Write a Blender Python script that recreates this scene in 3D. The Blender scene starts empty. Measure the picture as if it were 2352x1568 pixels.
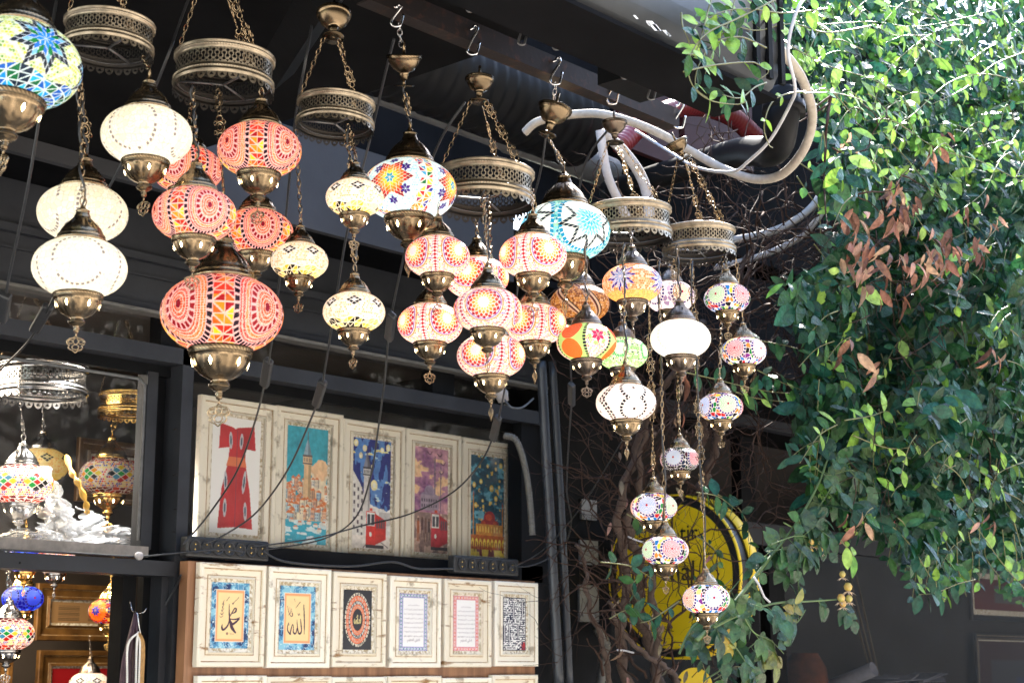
import bpy, math, random
import numpy as np
from mathutils import Vector, Matrix, Quaternion
random.seed(11); RNG = np.random.default_rng(5)
R = math.radians
SC = bpy.context.scene
COL = SC.collection
# ------------------------------------------------------------------ camera
FPX, CX, CY = 3700.0, 1176.0, 784.0
PITCH, YAW, CAMZ = math.atan(748/3700), R(41.9), 1.6
F2 = Vector((math.cos(YAW), math.sin(YAW), 0)); RT = Vector((math.sin(YAW), -math.cos(YAW), 0))
FW = F2*math.cos(PITCH)+Vector((0, 0, math.sin(PITCH))); UP = -F2*math.sin(PITCH)+Vector((0, 0, math.cos(PITCH)))
C0 = Vector((0, 0, CAMZ))
def ray(px, py): return FW + RT*((px-CX)/FPX) - UP*((py-CY)/FPX)
def at(px, py, Y):                      # the point of the plane Y=const seen at that place
    d = ray(px, py); return C0 + d*(Y/d.y)
def atx(px, py, X):
    d = ray(px, py); return C0 + d*(X/d.x)
def atd(px, py, z): return C0 + ray(px, py)*z
def depth(p): return (Vector(p)-C0).dot(FW)
cam = bpy.data.cameras.new("camera"); camo = bpy.data.objects.new("camera", cam); COL.objects.link(camo)
M = Matrix((RT, UP, -FW)).transposed().to_4x4(); M.translation = C0; camo.matrix_world = M
cam.sensor_width = 36; cam.lens = FPX/2352*36; cam.clip_end = 500; cam.clip_start = .05
cam.dof.use_dof = True; cam.dof.focus_distance = 4.0; cam.dof.aperture_fstop = 11
SC.camera = camo
# ------------------------------------------------------------------ objects
def link(o, parent=None):
    COL.objects.link(o)
    if parent is not None: o.parent = parent
    return o
def tag(o, label=None, cat=None, group=None, kind=None):
    if label: o['label'] = label
    if cat: o['category'] = cat
    if group: o['group'] = group
    if kind: o['kind'] = kind
    return o
def empty(name, loc, rot=None):
    o = bpy.data.objects.new(name, None); o.location = loc; o.empty_display_size = .05
    if rot is not None: o.rotation_euler = rot
    return link(o)
def np_obj(name, V, F, mat, parent=None, col=None, smooth=True, loops=None):
    """V (n,3) F (m,k) numpy; col (n,3) point colours"""
    me = bpy.data.meshes.new(name); V = np.asarray(V, dtype=np.float32); F = np.asarray(F, dtype=np.int32)
    n, (m, k) = len(V), F.shape
    me.vertices.add(n); me.vertices.foreach_set('co', V.ravel())
    me.loops.add(m*k); me.loops.foreach_set('vertex_index', F.ravel())
    me.polygons.add(m); me.polygons.foreach_set('loop_start', np.arange(m, dtype=np.int32)*k)
    me.polygons.foreach_set('use_smooth', np.full(m, smooth))
    if col is not None:
        a = me.color_attributes.new('Col', 'FLOAT_COLOR', 'POINT'); c = np.ones((n, 4), dtype=np.float32); c[:, :3] = col
        a.data.foreach_set('color', c.ravel())
    me.materials.append(mat); me.update(calc_edges=True); me.validate()
    return link(bpy.data.objects.new(name, me), parent)
class MB:
    def __init__(s): s.v = []; s.f = []
    def add(s, vs, fs):
        b = len(s.v); s.v += [tuple(p) for p in vs]; s.f += [tuple(b+i for i in f) for f in fs]; return s
    def box(s, lo, hi, M=None):
        x0, y0, z0 = lo; x1, y1, z1 = hi
        P = [Vector(p) for p in ((x0,y0,z0),(x1,y0,z0),(x1,y1,z0),(x0,y1,z0),(x0,y0,z1),(x1,y0,z1),(x1,y1,z1),(x0,y1,z1))]
        if M is not None: P = [M@p for p in P]
        return s.add(P, ((0,3,2,1),(4,5,6,7),(0,1,5,4),(1,2,6,5),(2,3,7,6),(3,0,4,7)))
    def tube(s, pts, r, n=6, closed=False, flat=None):
        pts = [Vector(p) for p in pts]; N = len(pts); rs = r if hasattr(r, '__len__') else [r]*N
        b = len(s.v); pu = None
        for i, p in enumerate(pts):
            a = pts[i-1] if (i > 0 or closed) else p; c = pts[(i+1) % N] if (i < N-1 or closed) else p
            t = (c-a)
            if t.length < 1e-9: t = Vector((0, 0, 1))
            t.normalize()
            if pu is None:
                pu = Vector((0, 0, 1)) if abs(t.z) < .9 else Vector((1, 0, 0))
            u = pu - t*pu.dot(t)
            if u.length < 1e-6: u = t.orthogonal()
            u.normalize(); w = t.cross(u); pu = u
            for k in range(n):
                an = 2*math.pi*k/n; s.v.append(tuple(p+(u*math.cos(an)+w*math.sin(an))*rs[i]))
        for i in range(N if closed else N-1):
            j = (i+1) % N
            for k in range(n):
                s.f.append((b+i*n+k, b+i*n+(k+1) % n, b+j*n+(k+1) % n, b+j*n+k))
        if not closed:
            s.f.append(tuple(b+k for k in range(n))[::-1]); s.f.append(tuple(b+(N-1)*n+k for k in range(n)))
        return s
    def lathe(s, prof, n=32, rip=None, M=None, flute=None):
        b = len(s.v)
        for i, (r, z) in enumerate(prof):
            for k in range(n):
                a = 2*math.pi*k/n; rr = r
                if rip and i in rip: rr = r*(1+.022*(1 if k % 2 else -1))
                if flute and i in flute: rr = r*(1-.045*abs(math.cos(6*a))**6)
                p = Vector((rr*math.cos(a), rr*math.sin(a), z)); s.v.append(tuple(M@p if M is not None else p))
        for i in range(len(prof)-1):
            for k in range(n):
                s.f.append((b+i*n+k, b+i*n+(k+1) % n, b+(i+1)*n+(k+1) % n, b+(i+1)*n+k))
        return s
    def torus(s, c, R0, r, axis='z', n=20, m=6, sx=1, sy=1, M=None):
        pts = []
        for k in range(n):
            a = 2*math.pi*k/n; x, y = R0*sx*math.cos(a), R0*sy*math.sin(a)
            p = {'z': Vector((x, y, 0)), 'y': Vector((x, 0, y)), 'x': Vector((0, x, y))}[axis]
            if M is not None: p = M@p
            pts.append(Vector(c)+p)
        return s.tube(pts, r, m, closed=True)
    def mesh(s, name, mat, smooth=True):
        me = bpy.data.meshes.new(name); me.from_pydata(s.v, [], s.f)
        if smooth: me.polygons.foreach_set('use_smooth', [True]*len(me.polygons))
        me.materials.append(mat); me.update(); return me
    def build(s, name, mat, parent=None, smooth=True):
        return link(bpy.data.objects.new(name, s.mesh(name, mat, smooth)), parent)
def smooth_path(P, k=6):
    P = [Vector(p) for p in P]; out = []
    for i in range(len(P)-1):
        a, b, c, d = P[max(i-1, 0)], P[i], P[i+1], P[min(i+2, len(P)-1)]
        for j in range(k):
            t = j/k; out.append(.5*((2*b)+(c-a)*t+(2*a-5*b+4*c-d)*t*t+(3*b-a-3*c+d)*t**3))
    out.append(P[-1]); return out
# ------------------------------------------------------------------ materials
def nt(name):
    m = bpy.data.materials.new(name); m.use_nodes = True; t = m.node_tree
    return m, t, t.nodes['Principled BSDF'], t.nodes['Material Output']
def pmat(name, col, rough=.6, metal=0, var=.15, scale=20, bump=.0, spec=.5, col2=None, det=4, bscale=None, stretch=None, thr=None, alpha=1, coord='Object', trans=0, rvar=0):
    m, t, b, o = nt(name); N = t.nodes; L = t.links
    tc = N.new('ShaderNodeTexCoord'); mp = N.new('ShaderNodeMapping'); L.new(tc.outputs[coord], mp.inputs[0])
    if stretch: mp.inputs['Scale'].default_value = stretch
    oi = N.new('ShaderNodeObjectInfo'); ml = N.new('ShaderNodeMath'); ml.operation = 'MULTIPLY'; ml.inputs[1].default_value = 37.; L.new(oi.outputs['Random'], ml.inputs[0]); L.new(ml.outputs[0], mp.inputs['Location'])
    nz = N.new('ShaderNodeTexNoise'); nz.inputs['Scale'].default_value = scale; nz.inputs['Detail'].default_value = det; nz.inputs['Roughness'].default_value = .6
    L.new(mp.outputs[0], nz.inputs['Vector'])
    rp = N.new('ShaderNodeValToRGB'); L.new(nz.outputs['Fac'], rp.inputs[0])
    c2 = col2 or tuple(c*(1+var) for c in col); c1 = tuple(c*(1-var) for c in col) if not col2 else col
    lo, hi = thr or (.3, .7)
    rp.color_ramp.elements[0].position = lo; rp.color_ramp.elements[1].position = hi
    rp.color_ramp.elements[0].color = (*c1, 1); rp.color_ramp.elements[1].color = (*c2, 1)
    L.new(rp.outputs[0], b.inputs['Base Color'])
    b.inputs['Roughness'].default_value = rough; b.inputs['Metallic'].default_value = metal; b.inputs['Specular IOR Level'].default_value = spec
    if rvar:
        mr = N.new('ShaderNodeMapRange'); L.new(nz.outputs['Fac'], mr.inputs[0]); mr.inputs[3].default_value = rough-rvar; mr.inputs[4].default_value = rough+rvar; L.new(mr.outputs[0], b.inputs['Roughness'])
    if bump:
        bp = N.new('ShaderNodeBump'); bp.inputs['Strength'].default_value = bump; bp.inputs['Distance'].default_value = .002
        if bscale:
            n2 = N.new('ShaderNodeTexNoise'); n2.inputs['Scale'].default_value = bscale; n2.inputs['Detail'].default_value = 3; L.new(mp.outputs[0], n2.inputs['Vector']); L.new(n2.outputs['Fac'], bp.inputs['Height'])
        else: L.new(nz.outputs['Fac'], bp.inputs['Height'])
        L.new(bp.outputs[0], b.inputs['Normal'])
    return m
def emat(name, col, s):
    m, t, b, o = nt(name); b.inputs['Base Color'].default_value = (*col, 1); b.inputs['Emission Color'].default_value = (*col, 1); b.inputs['Emission Strength'].default_value = s
    return m
def vmat(name, rough=.5, trans=0., coat=0., spec=.5, bump=0.):
    """base colour from the mesh's own colour attribute"""
    m, t, b, o = nt(name); N = t.nodes; L = t.links
    a = N.new('ShaderNodeAttribute'); a.attribute_name = 'Col'; L.new(a.outputs['Color'], b.inputs['Base Color'])
    if bump:
        tc = N.new('ShaderNodeTexCoord'); nz = N.new('ShaderNodeTexNoise'); nz.inputs['Scale'].default_value = 45; nz.inputs['Detail'].default_value = 5; L.new(tc.outputs['Object'], nz.inputs['Vector']); mr = N.new('ShaderNodeMapRange'); mr.inputs[1].default_value = .3; mr.inputs[2].default_value = .7; mr.inputs[3].default_value = .5; mr.inputs[4].default_value = 1.4; L.new(nz.outputs['Fac'], mr.inputs[0])
        mx2 = N.new('ShaderNodeMix'); mx2.data_type = 'RGBA'; mx2.blend_type = 'MULTIPLY'; mx2.inputs[0].default_value = 1; L.new(a.outputs['Color'], mx2.inputs[6]); L.new(mr.outputs[0], mx2.inputs[7]); L.new(mx2.outputs[2], b.inputs['Base Color'])
        bp = N.new('ShaderNodeBump'); bp.inputs['Strength'].default_value = bump; bp.inputs['Distance'].default_value = .01; n3 = N.new('ShaderNodeTexNoise'); n3.inputs['Scale'].default_value = 70; L.new(tc.outputs['Object'], n3.inputs['Vector']); L.new(n3.outputs['Fac'], bp.inputs['Height']); L.new(bp.outputs[0], b.inputs['Normal'])
    b.inputs['Roughness'].default_value = rough; b.inputs['Specular IOR Level'].default_value = spec; b.inputs['Coat Weight'].default_value = coat; b.inputs['Coat Roughness'].default_value = .1
    if trans:
        tr = N.new('ShaderNodeBsdfTranslucent'); mx = N.new('ShaderNodeMixShader'); mx.inputs[0].default_value = trans
        L.new(a.outputs['Color'], tr.inputs['Color']); L.new(b.outputs[0], mx.inputs[1]); L.new(tr.outputs[0], mx.inputs[2]); L.new(mx.outputs[0], o.inputs[0])
    return m
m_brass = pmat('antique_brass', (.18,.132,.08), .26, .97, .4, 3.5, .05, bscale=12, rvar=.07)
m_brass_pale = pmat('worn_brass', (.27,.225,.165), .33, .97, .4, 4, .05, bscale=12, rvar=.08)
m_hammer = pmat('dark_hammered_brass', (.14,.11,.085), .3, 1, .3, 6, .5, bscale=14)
def shaded_back(m, dark):  # back faces get a darker colour in place of shade inside the rings
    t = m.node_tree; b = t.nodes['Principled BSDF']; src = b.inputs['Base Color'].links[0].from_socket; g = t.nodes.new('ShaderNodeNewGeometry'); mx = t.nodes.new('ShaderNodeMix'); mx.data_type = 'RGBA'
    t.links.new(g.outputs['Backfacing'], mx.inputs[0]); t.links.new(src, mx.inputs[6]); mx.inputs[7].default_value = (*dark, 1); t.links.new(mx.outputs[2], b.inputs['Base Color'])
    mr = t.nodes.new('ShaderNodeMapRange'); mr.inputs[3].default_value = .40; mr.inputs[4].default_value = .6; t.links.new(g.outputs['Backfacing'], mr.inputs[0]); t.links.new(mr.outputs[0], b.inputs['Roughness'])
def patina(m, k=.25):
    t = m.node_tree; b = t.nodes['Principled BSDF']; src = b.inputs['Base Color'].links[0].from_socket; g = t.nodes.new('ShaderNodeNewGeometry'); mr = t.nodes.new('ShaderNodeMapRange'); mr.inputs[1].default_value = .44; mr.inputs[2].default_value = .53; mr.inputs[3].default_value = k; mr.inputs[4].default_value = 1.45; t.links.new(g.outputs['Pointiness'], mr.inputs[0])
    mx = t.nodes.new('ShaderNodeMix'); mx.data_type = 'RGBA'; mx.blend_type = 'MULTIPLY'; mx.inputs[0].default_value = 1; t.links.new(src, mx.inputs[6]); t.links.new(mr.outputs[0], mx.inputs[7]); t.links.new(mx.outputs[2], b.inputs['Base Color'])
patina(m_brass); patina(m_hammer); shaded_back(m_brass_pale, (.05,.045,.04))
m_gold = pmat('polished_gold', (.85,.55,.18), .2, 1, .2, 20)
m_silver = pmat('polished_silver', (.42,.40,.39), .2, 1, .15, 20)
m_steel = pmat('bright_steel_wire', (.62,.62,.62), .25, 1, .1, 40)
m_dsteel = pmat('dull_dark_steel', (.14,.14,.14), .45, .8, .3, 40)
m_black = pmat('black_rubber', (.018,.019,.021), .45, 0, .2, 30)
m_paint = pmat('charcoal_paint', (.026,.028,.033), .5, 0, .25, 5, .3, bscale=60, rvar=.12, spec=.2)
m_paintd = pmat('dark_charcoal_paint', (.005,.0055,.0065), .6, 0, .3, 6, .3, bscale=50, spec=.08)
m_soff = pmat('black_soffit_paint', (.004,.0042,.005), .8, 0, .4, 5, .3, spec=.04)
m_board = pmat('grey_board', (.045,.046,.050), .7, 0, .15, 3, .3, bscale=90, spec=.1)
m_fascia = pmat('grey_gutter_paint', (.05,.053,.057), .45, 0, .25, 5, .3, bscale=30, spec=.2)
m_rail = pmat('rusty_brown_steel', (.013,.010,.010), .6, 0, .4, 40, .4, col2=(.06,.025,.015), thr=(.55,.8), spec=.15)
m_ledge = pmat('weathered_wood_ledge', (.10,.095,.085), .8, 0, .4, 20, .5, stretch=(1,8,8))
m_duct = pmat('dark_flexible_duct', (.005,.0052,.006), .5, 0, .3, 12, .4, spec=.1)
m_pipe = pmat('grey_pipe_wrap', (.10,.10,.10), .5, 0, .2, 8, spec=.3)
def glassmat(name, rough, tint=(1,1,1), haze=0.0):
    m, t, b, o = nt(name); N = t.nodes; L = t.links
    gl = N.new('ShaderNodeBsdfGlossy'); gl.inputs['Roughness'].default_value = rough; tr = N.new('ShaderNodeBsdfTransparent'); tr.inputs[0].default_value = (*tint, 1)
    fr = N.new('ShaderNodeFresnel'); fr.inputs[0].default_value = 1.45; mx = N.new('ShaderNodeMixShader'); L.new(fr.outputs[0], mx.inputs[0]); L.new(tr.outputs[0], mx.inputs[1]); L.new(gl.outputs[0], mx.inputs[2])
    if haze:
        df = N.new('ShaderNodeBsdfDiffuse'); df.inputs[0].default_value = (.8,.8,.8,1); m2 = N.new('ShaderNodeMixShader'); m2.inputs[0].default_value = haze; L.new(mx.outputs[0], m2.inputs[1]); L.new(df.outputs[0], m2.inputs[2]); L.new(m2.outputs[0], o.inputs[0])
    else: L.new(mx.outputs[0], o.inputs[0])
    return m
m_glass_veiled = glassmat('veiled_window_glass', .05, (1,1,1), .022)  # white veil mixed in, standing for reflected haze on the print window
m_glass = glassmat('window_glass', .03, (.98,.99,.985), .015)
def m_mosaic_make():
    m, t, b, o = nt('mosaic_glass'); N = t.nodes; L = t.links
    a = N.new('ShaderNodeAttribute'); a.attribute_name = 'Col'
    b.inputs['Roughness'].default_value = .22; b.inputs['Specular IOR Level'].default_value = .5
    L.new(a.outputs['Color'], b.inputs['Base Color'])
    tr = N.new('ShaderNodeBsdfTranslucent'); gm = N.new('ShaderNodeGamma'); gm.inputs[1].default_value = 1.75; L.new(a.outputs['Color'], gm.inputs[0]); L.new(gm.outputs[0], tr.inputs['Color'])
    mx = N.new('ShaderNodeMixShader'); mx.inputs[0].default_value = .62
    L.new(b.outputs[0], mx.inputs[1]); L.new(tr.outputs[0], mx.inputs[2]); L.new(mx.outputs[0], o.inputs[0])
    # raised glass pieces: bump from fine noise
    tc = N.new('ShaderNodeTexCoord'); nz = N.new('ShaderNodeTexVoronoi'); nz.inputs['Scale'].default_value = 24; L.new(tc.outputs['Object'], nz.inputs['Vector'])
    bp = N.new('ShaderNodeBump'); bp.inputs['Strength'].default_value = .35; bp.inputs['Distance'].default_value = .03; L.new(nz.outputs['Distance'], bp.inputs['Height']); L.new(bp.outputs[0], b.inputs['Normal'])
    return m
m_mosaic = m_mosaic_make()
m_spark = emat('lit_opening', (1,.78,.4), 6)
m_hole = pmat('dark_opening', (.004,.004,.004), .9)
m_bulb = emat('bulb', (1,.8,.5), 10)
# ------------------------------------------------------------------ mosaic patterns (colours of the glass pieces themselves)
def hsh(i, j=0, k=0):
    v = np.sin(np.asarray(i)*127.1+np.asarray(j)*311.7+k*74.7)*43758.5453; return v-np.floor(v)
def pick(pal, h):
    pal = np.array(pal, dtype=np.float32); return pal[np.clip((h*len(pal)).astype(int), 0, len(pal)-1)]
def put(c, m, col):
    c[m] = col[m] if getattr(col, 'ndim', 1) > 1 else np.array(col, dtype=np.float32)
def voro(u, v, N, seed, jit=.75):
    iu, iv = np.floor(u), np.floor(v); f1 = np.full(u.shape, 9.); f2 = f1.copy(); hid = np.zeros(u.shape)
    for di in (-1, 0, 1):
        for dj in (-1, 0, 1):
            ci, cj = iu+di, iv+dj; cm = np.mod(ci, N)
            x = ci+.5+jit*(hsh(cm, cj, seed)-.5); y = cj+.5+jit*(hsh(cm, cj, seed+1)-.5)
            d = np.maximum(abs(u-x), abs(v-y))*.6+np.hypot(u-x, v-y)*.4; nid = hsh(cm, cj, seed+2)
            c = d < f1; f2 = np.where(c, f1, np.minimum(f2, d)); hid = np.where(c, nid, hid); f1 = np.where(c, d, f1)
    return hid, f2-f1
def tris(u, v, N, seed):
    i, j = np.floor(u), np.floor(v); fu, fv = u-i, v-j; i = np.mod(i, N); fl = hsh(i, j, seed) > .5
    a = np.where(fl, fu, 1-fu); side = a > fv; d = np.minimum(np.minimum(np.minimum(fu, 1-fu), np.minimum(fv, 1-fv)), abs(a-fv)*.7)
    return hsh(i, j*2+side, seed+3), d
def beads(u, v, N, seed):
    j = np.floor(v); u2 = u+.5*np.mod(j, 2); i = np.floor(u2); d = np.hypot(u2-i-.5, v-j-.5); return hsh(np.mod(i, N), j, seed), d
def star(x, y, n, s, rot=0.):
    """rhombic star lattice: returns i, j, edge distance in cells"""
    sec = 2*math.pi/n; an = np.mod(np.arctan2(y, x)+rot, 2*math.pi); k = np.floor(an/sec); a = an-k*sec; r = np.hypot(x, y)
    b_ = r*np.sin(a)/math.sin(sec); a_ = r*np.cos(a)-b_*math.cos(sec); a_, b_ = a_/s, b_/s; i, j = np.floor(a_), np.floor(b_)
    fa, fb = a_-i, b_-j; return i, j, np.minimum(np.minimum(fa, 1-fa), np.minimum(fb, 1-fb))
W = (.92,.9,.86); BK = (.015,.012,.02)
def med(th, t, r, n, th0=0., t0=0.):
    sec = 2*math.pi/n; k = np.round((th-th0)/sec); return (th-th0-k*sec)*(.55*r+.45), t-t0, np.mod(k, n)
def P_orange(th, t, r, z):
    c = np.zeros(th.shape+(3,), np.float32); h, d = tris(th*30/(2*math.pi), t*5.2, 30, 3)
    ye = pick([(.95,.75,.03),(1,.42,.02),(.85,.06,.02),(.95,.22,.02),(.5,.01,.02)], h); pu = pick([(.9,.28,.05),(.85,.1,.05),(.5,.03,.06),(.28,.03,.14),(.95,.5,.2)], h)
    m = (t < .12)[..., None]; c[:] = np.where(m, ye, pu); put(c, d < .07, (.94,.72,.64))
    x, y, k = med(th, t, r, 4, .55); rr = np.hypot(x*1.25, y*.92); an = np.arctan2(y*.9, x*1.2); R0 = .78; ins = rr < R0
    put(c, ins, (.95,.80,.74)); row = np.floor(rr/.066); fr = rr/.066-row; n = np.maximum(6, np.floor(rr*2*math.pi/.04)); bd = np.mod(an/(2*math.pi)*n, 1)
    col = pick([(.93,.18,.05),(.95,.33,.06),(.88,.14,.10)], hsh(row, k, 5)); put(c, ins & (abs(fr-.5) < .36) & (abs(bd-.5) < .4), col)
    for lo, hi, nn, cc in ((.30,.40,18,(.42,.015,.03)), (.66,.76,34,(.03,.01,.03))):
        m = (rr > lo-.02) & (rr < hi+.02); put(c, m, (.93,.66,.66)); b2 = np.mod(an/(2*math.pi)*nn, 1); put(c, m & (rr > lo) & (rr < hi) & (abs(b2-.5) < .33), cc)
    put(c, rr < .07, (.35,.0,.03)); return c
def P_white(th, t, r, z):
    c = np.zeros(th.shape+(3,), np.float32); h, d = voro(th*44/(2*math.pi), t*7, 44, 8)
    c[:] = pick([(.93,.9,.8),(.9,.87,.76),(.95,.93,.86),(.88,.85,.72),(.92,.88,.8),(.86,.84,.8)], h); put(c, d < .07, (.72,.69,.58))
    x, y, k = med(th, t, r, 4, .9); rr = np.hypot(x, y*.85); an = np.arctan2(y, x); b2 = np.mod(an/(2*math.pi)*30, 1)
    put(c, (abs(rr-.55) < .03) & (abs(b2-.5) < .3) & (hsh(np.floor(an*4), k, 3) > .3), (.35,.32,.3)); put(c, (rr < .5) & (np.mod(rr, .055) < .012), (.84,.8,.7)); return c
def P_plainwhite(th, t, r, z):
    c = P_white(th, t, r, z); return (c*.5+np.array((.94,.93,.88), np.float32)*.5).astype(np.float32)
def P_diamond(th, t, r, z):
    c = np.zeros(th.shape+(3,), np.float32); h, d = beads(th*90/(2*math.pi), t*14, 90, 2); c[:] = (.95,.89,.82)
    put(c, d < .42, pick([(.95,.85,.7),(.93,.7,.42),(.95,.88,.8),(.9,.55,.25),(.9,.85,.85)], h))
    x, y, k = med(th, t, r, 7, 0, .22); a, b = (x/.28+y/.2)*.5+.5, (x/.28-y/.2)*.5+.5; ins = (a > 0) & (a < 1) & (b > 0) & (b < 1)
    put(c, ins, W); ia, ib = np.floor(a*3), np.floor(b*3); ed = (np.minimum(a*3-ia, 1-a*3+ia) > .09) & (np.minimum(b*3-ib, 1-b*3+ib) > .09)
    put(c, ins & ed, (.02,.02,.03)); put(c, ins & ed & (ia == 1) & (ib == 1), (.75,.75,.8))
    wv = -.36+.05*np.cos(th*7); m = t < wv; put(c, m, (.96,.9,.75)); h, d = tris(th*22/(2*math.pi), (t+.1)*4.2, 22, 7)
    put(c, m & (d > .06), pick([(.9,.62,.06),(.95,.78,.3),(.02,.02,.02),(.93,.85,.6)], h)); put(c, abs(t-wv) < .02, (.95,.93,.9)); return c
def P_sun(th, t, r, z):
    c = np.zeros(th.shape+(3,), np.float32); h, d = beads(th*100/(2*math.pi), t*16, 100, 4); c[:] = (.93,.86,.78)
    put(c, d < .4, pick([(.95,.8,.55),(.9,.45,.15),(.25,.15,.6),(.93,.88,.85),(.85,.12,.06),(.9,.7,.3),(.95,.9,.9)], h))
    sec = math.pi/2; x = np.mod(th+.35+sec/2, sec)-sec/2; m = abs(abs(x*r)-.09) < .0   # none
    x2, y2, k = med(th, t, r, 4, .35+sec/2); dd = abs(x2); put(c, dd < .10, (.92,.86,.84)); ph = np.mod(t/.11, 1); put(c, (dd < .035*(1-abs(ph-.5)*2)*1.6), (.5,.02,.05)); put(c, (abs(dd-.075) < .02) & (ph < .7), (.55,.5,.62))
    x, y, k = med(th, t, r, 4, .35, .03); rr = np.hypot(x, y); put(c, rr < .56, (.93,.88,.86)); put(c, (abs(rr-.52) < .02), (.35,.25,.6)); put(c, abs(rr-.58) < .018, (.9,.4,.15))
    an = np.arctan2(y, x); n = 16; q = np.mod(an/(2*math.pi)*n, 1)-.5
    for r0, hh, cc, off in ((.21,.06,(.95,.75,.2),0), (.30,.07,(.95,.45,.06),.5), (.39,.065,(.85,.1,.04),0), (.46,.05,(.5,.02,.06),.5)):
        q = np.mod(an/(2*math.pi)*n+off, 1)-.5; w = abs(q)*2*math.pi/n*rr; put(c, (abs(rr-r0)/hh+w/(r0*.17)) < 1, cc)
    i, j, e = star(x, y, 8, .055); put(c, (np.maximum(i, j) < 2) & (e > .1), (.75,.74,.85)); return c
def P_multi(th, t, r, z, pal=None, rings=None, g=(.88,.84,.84)):
    c = np.zeros(th.shape+(3,), np.float32); h, d = voro(th*28/(2*math.pi), t*4.6, 28, 6, .8)
    pal = pal or [(.02,.03,.3),(.6,.02,.04),(.9,.7,.05),(.03,.35,.1),(.03,.3,.65),(.02,.02,.02),(.9,.35,.05),(.85,.85,.88),(.3,.05,.35),(.9,.85,.3)]
    c[:] = pick(pal, h); put(c, d < .10, g)
    rings = rings or [(.85,.12,.18),(.9,.6,.65),(.92,.35,.1),(.35,.55,.9),(.4,.75,.4)]
    x, y, k = med(th, t, r, 5, .2, .02); rr = np.hypot(x, y); an = np.arctan2(y, x); ins = rr < .40; put(c, ins, g)
    row = np.floor(rr/.066); fr = rr/.066-row; n = np.maximum(5, np.floor(rr*2*math.pi/.055)); bd = np.mod(an/(2*math.pi)*n, 1)
    col = np.array(rings, np.float32)[np.mod(k, len(rings)).astype(int)]; put(c, ins & (abs(fr-.5) < .34) & (abs(bd-.5) < .36), col)
    m = (rr > .41) & (rr < .52); put(c, m, g); b2 = np.mod(an/(2*math.pi)*20, 1); put(c, m & (rr > .425) & (rr < .505) & (abs(b2-.5) < .34), pick([(.02,.02,.25),(.02,.02,.02),(.02,.02,.25),(.1,.02,.3)], hsh(np.floor(an/(2*math.pi)*20), k)))
    put(c, rr < .05, (.5,.0,.05)); return c
def P_multidark(th, t, r, z): return P_multi(th, t, r, z, [(.03,.01,.02),(.12,.01,.03),(.02,.02,.02),(.02,.05,.12),(.03,.1,.04),(.08,.03,.12)], [(.85,.2,.3),(.55,.7,.9),(.8,.4,.2)], (.8,.78,.76))
def P_bluestar(th, t, r, z):   # white medallion with turquoise star, teal bead edges
    c = np.zeros(th.shape+(3,), np.float32); h, d = beads(th*90/(2*math.pi), t*15, 90, 4); c[:] = (.45,.75,.7)
    put(c, d < .42, pick([(.1,.5,.55),(.5,.75,.5),(.85,.9,.85),(.05,.3,.5),(.3,.7,.8)], h))
    x, y, k = med(th, t, r, 4, .1, .05); rr = np.hypot(x*1.05, y); an = np.arctan2(y, x); put(c, rr < .78, (.03,.4,.6)); b2 = np.mod(an/(2*math.pi)*40, 1); put(c, (rr < .78) & (abs(b2-.5) > .4), W); put(c, rr < .70, (.9,.9,.86))
    i, j, e = star(x, y, 8, .105, .2); L = i+j; mx = np.maximum(i, j); s_ = mx < 4
    for l, cc in ((0,(.1,.55,.8)), (1,(.15,.62,.85)), (2,(.35,.7,.85)), (3,(.75,.82,.85)), (4,(.9,.9,.9)), (5,(.03,.05,.07)), (6,(.02,.02,.03))): put(c, s_ & (L == l) & (e > .07), cc)
    put(c, s_ & (mx == 3) & (L < 5) & (e > .07), (.04,.07,.09)); return c
def P_bigblue(th, t, r, z):    # yellow-green beads, blue star, blue lower band
    c = np.zeros(th.shape+(3,), np.float32); h, d = beads(th*110/(2*math.pi), t*18, 110, 9); c[:] = (.9,.92,.75)
    wav = np.mod(t*5+1.2*np.sin(th*5), 1) < .5
    put(c, (d < .42) & wav, pick([(.75,.78,.1),(.85,.85,.3),(.3,.5,.15)], h)); put(c, (d < .42) & ~wav, pick([(.9,.92,.8),(.8,.9,.9),(.7,.8,.3)], h))
    x, y, k = med(th, t, r, 5, -.95, .12); i, j, e = star(x, y, 8, .105, .1); L = i+j; mx = np.maximum(i, j); s_ = mx < 3; put(c, mx < 3, (.85,.9,.95))
    for l, cc in ((0,(.02,.35,.9)), (1,(.03,.25,.8)), (2,(.3,.65,.9)), (3,(.03,.3,.75)), (4,(.02,.03,.06))): put(c, s_ & (L == l) & (e > .06), cc)
    put(c, s_ & (mx == 2) & (L < 4) & (e > .06), (.02,.03,.05))
    put(c, s_ & (hsh(i*3+j, k, 3) < .1), (.0,.3,.06))
    m = t < -.42+.06*np.cos(th*5); h, d = tris(th*26/(2*math.pi), t*6, 26, 2); put(c, m, (.8,.9,.95)); put(c, m & (d > .06), pick([(.02,.4,.85),(.05,.6,.9),(.02,.2,.7),(.02,.25,.1),(.02,.05,.1)], h)); return c
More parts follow.
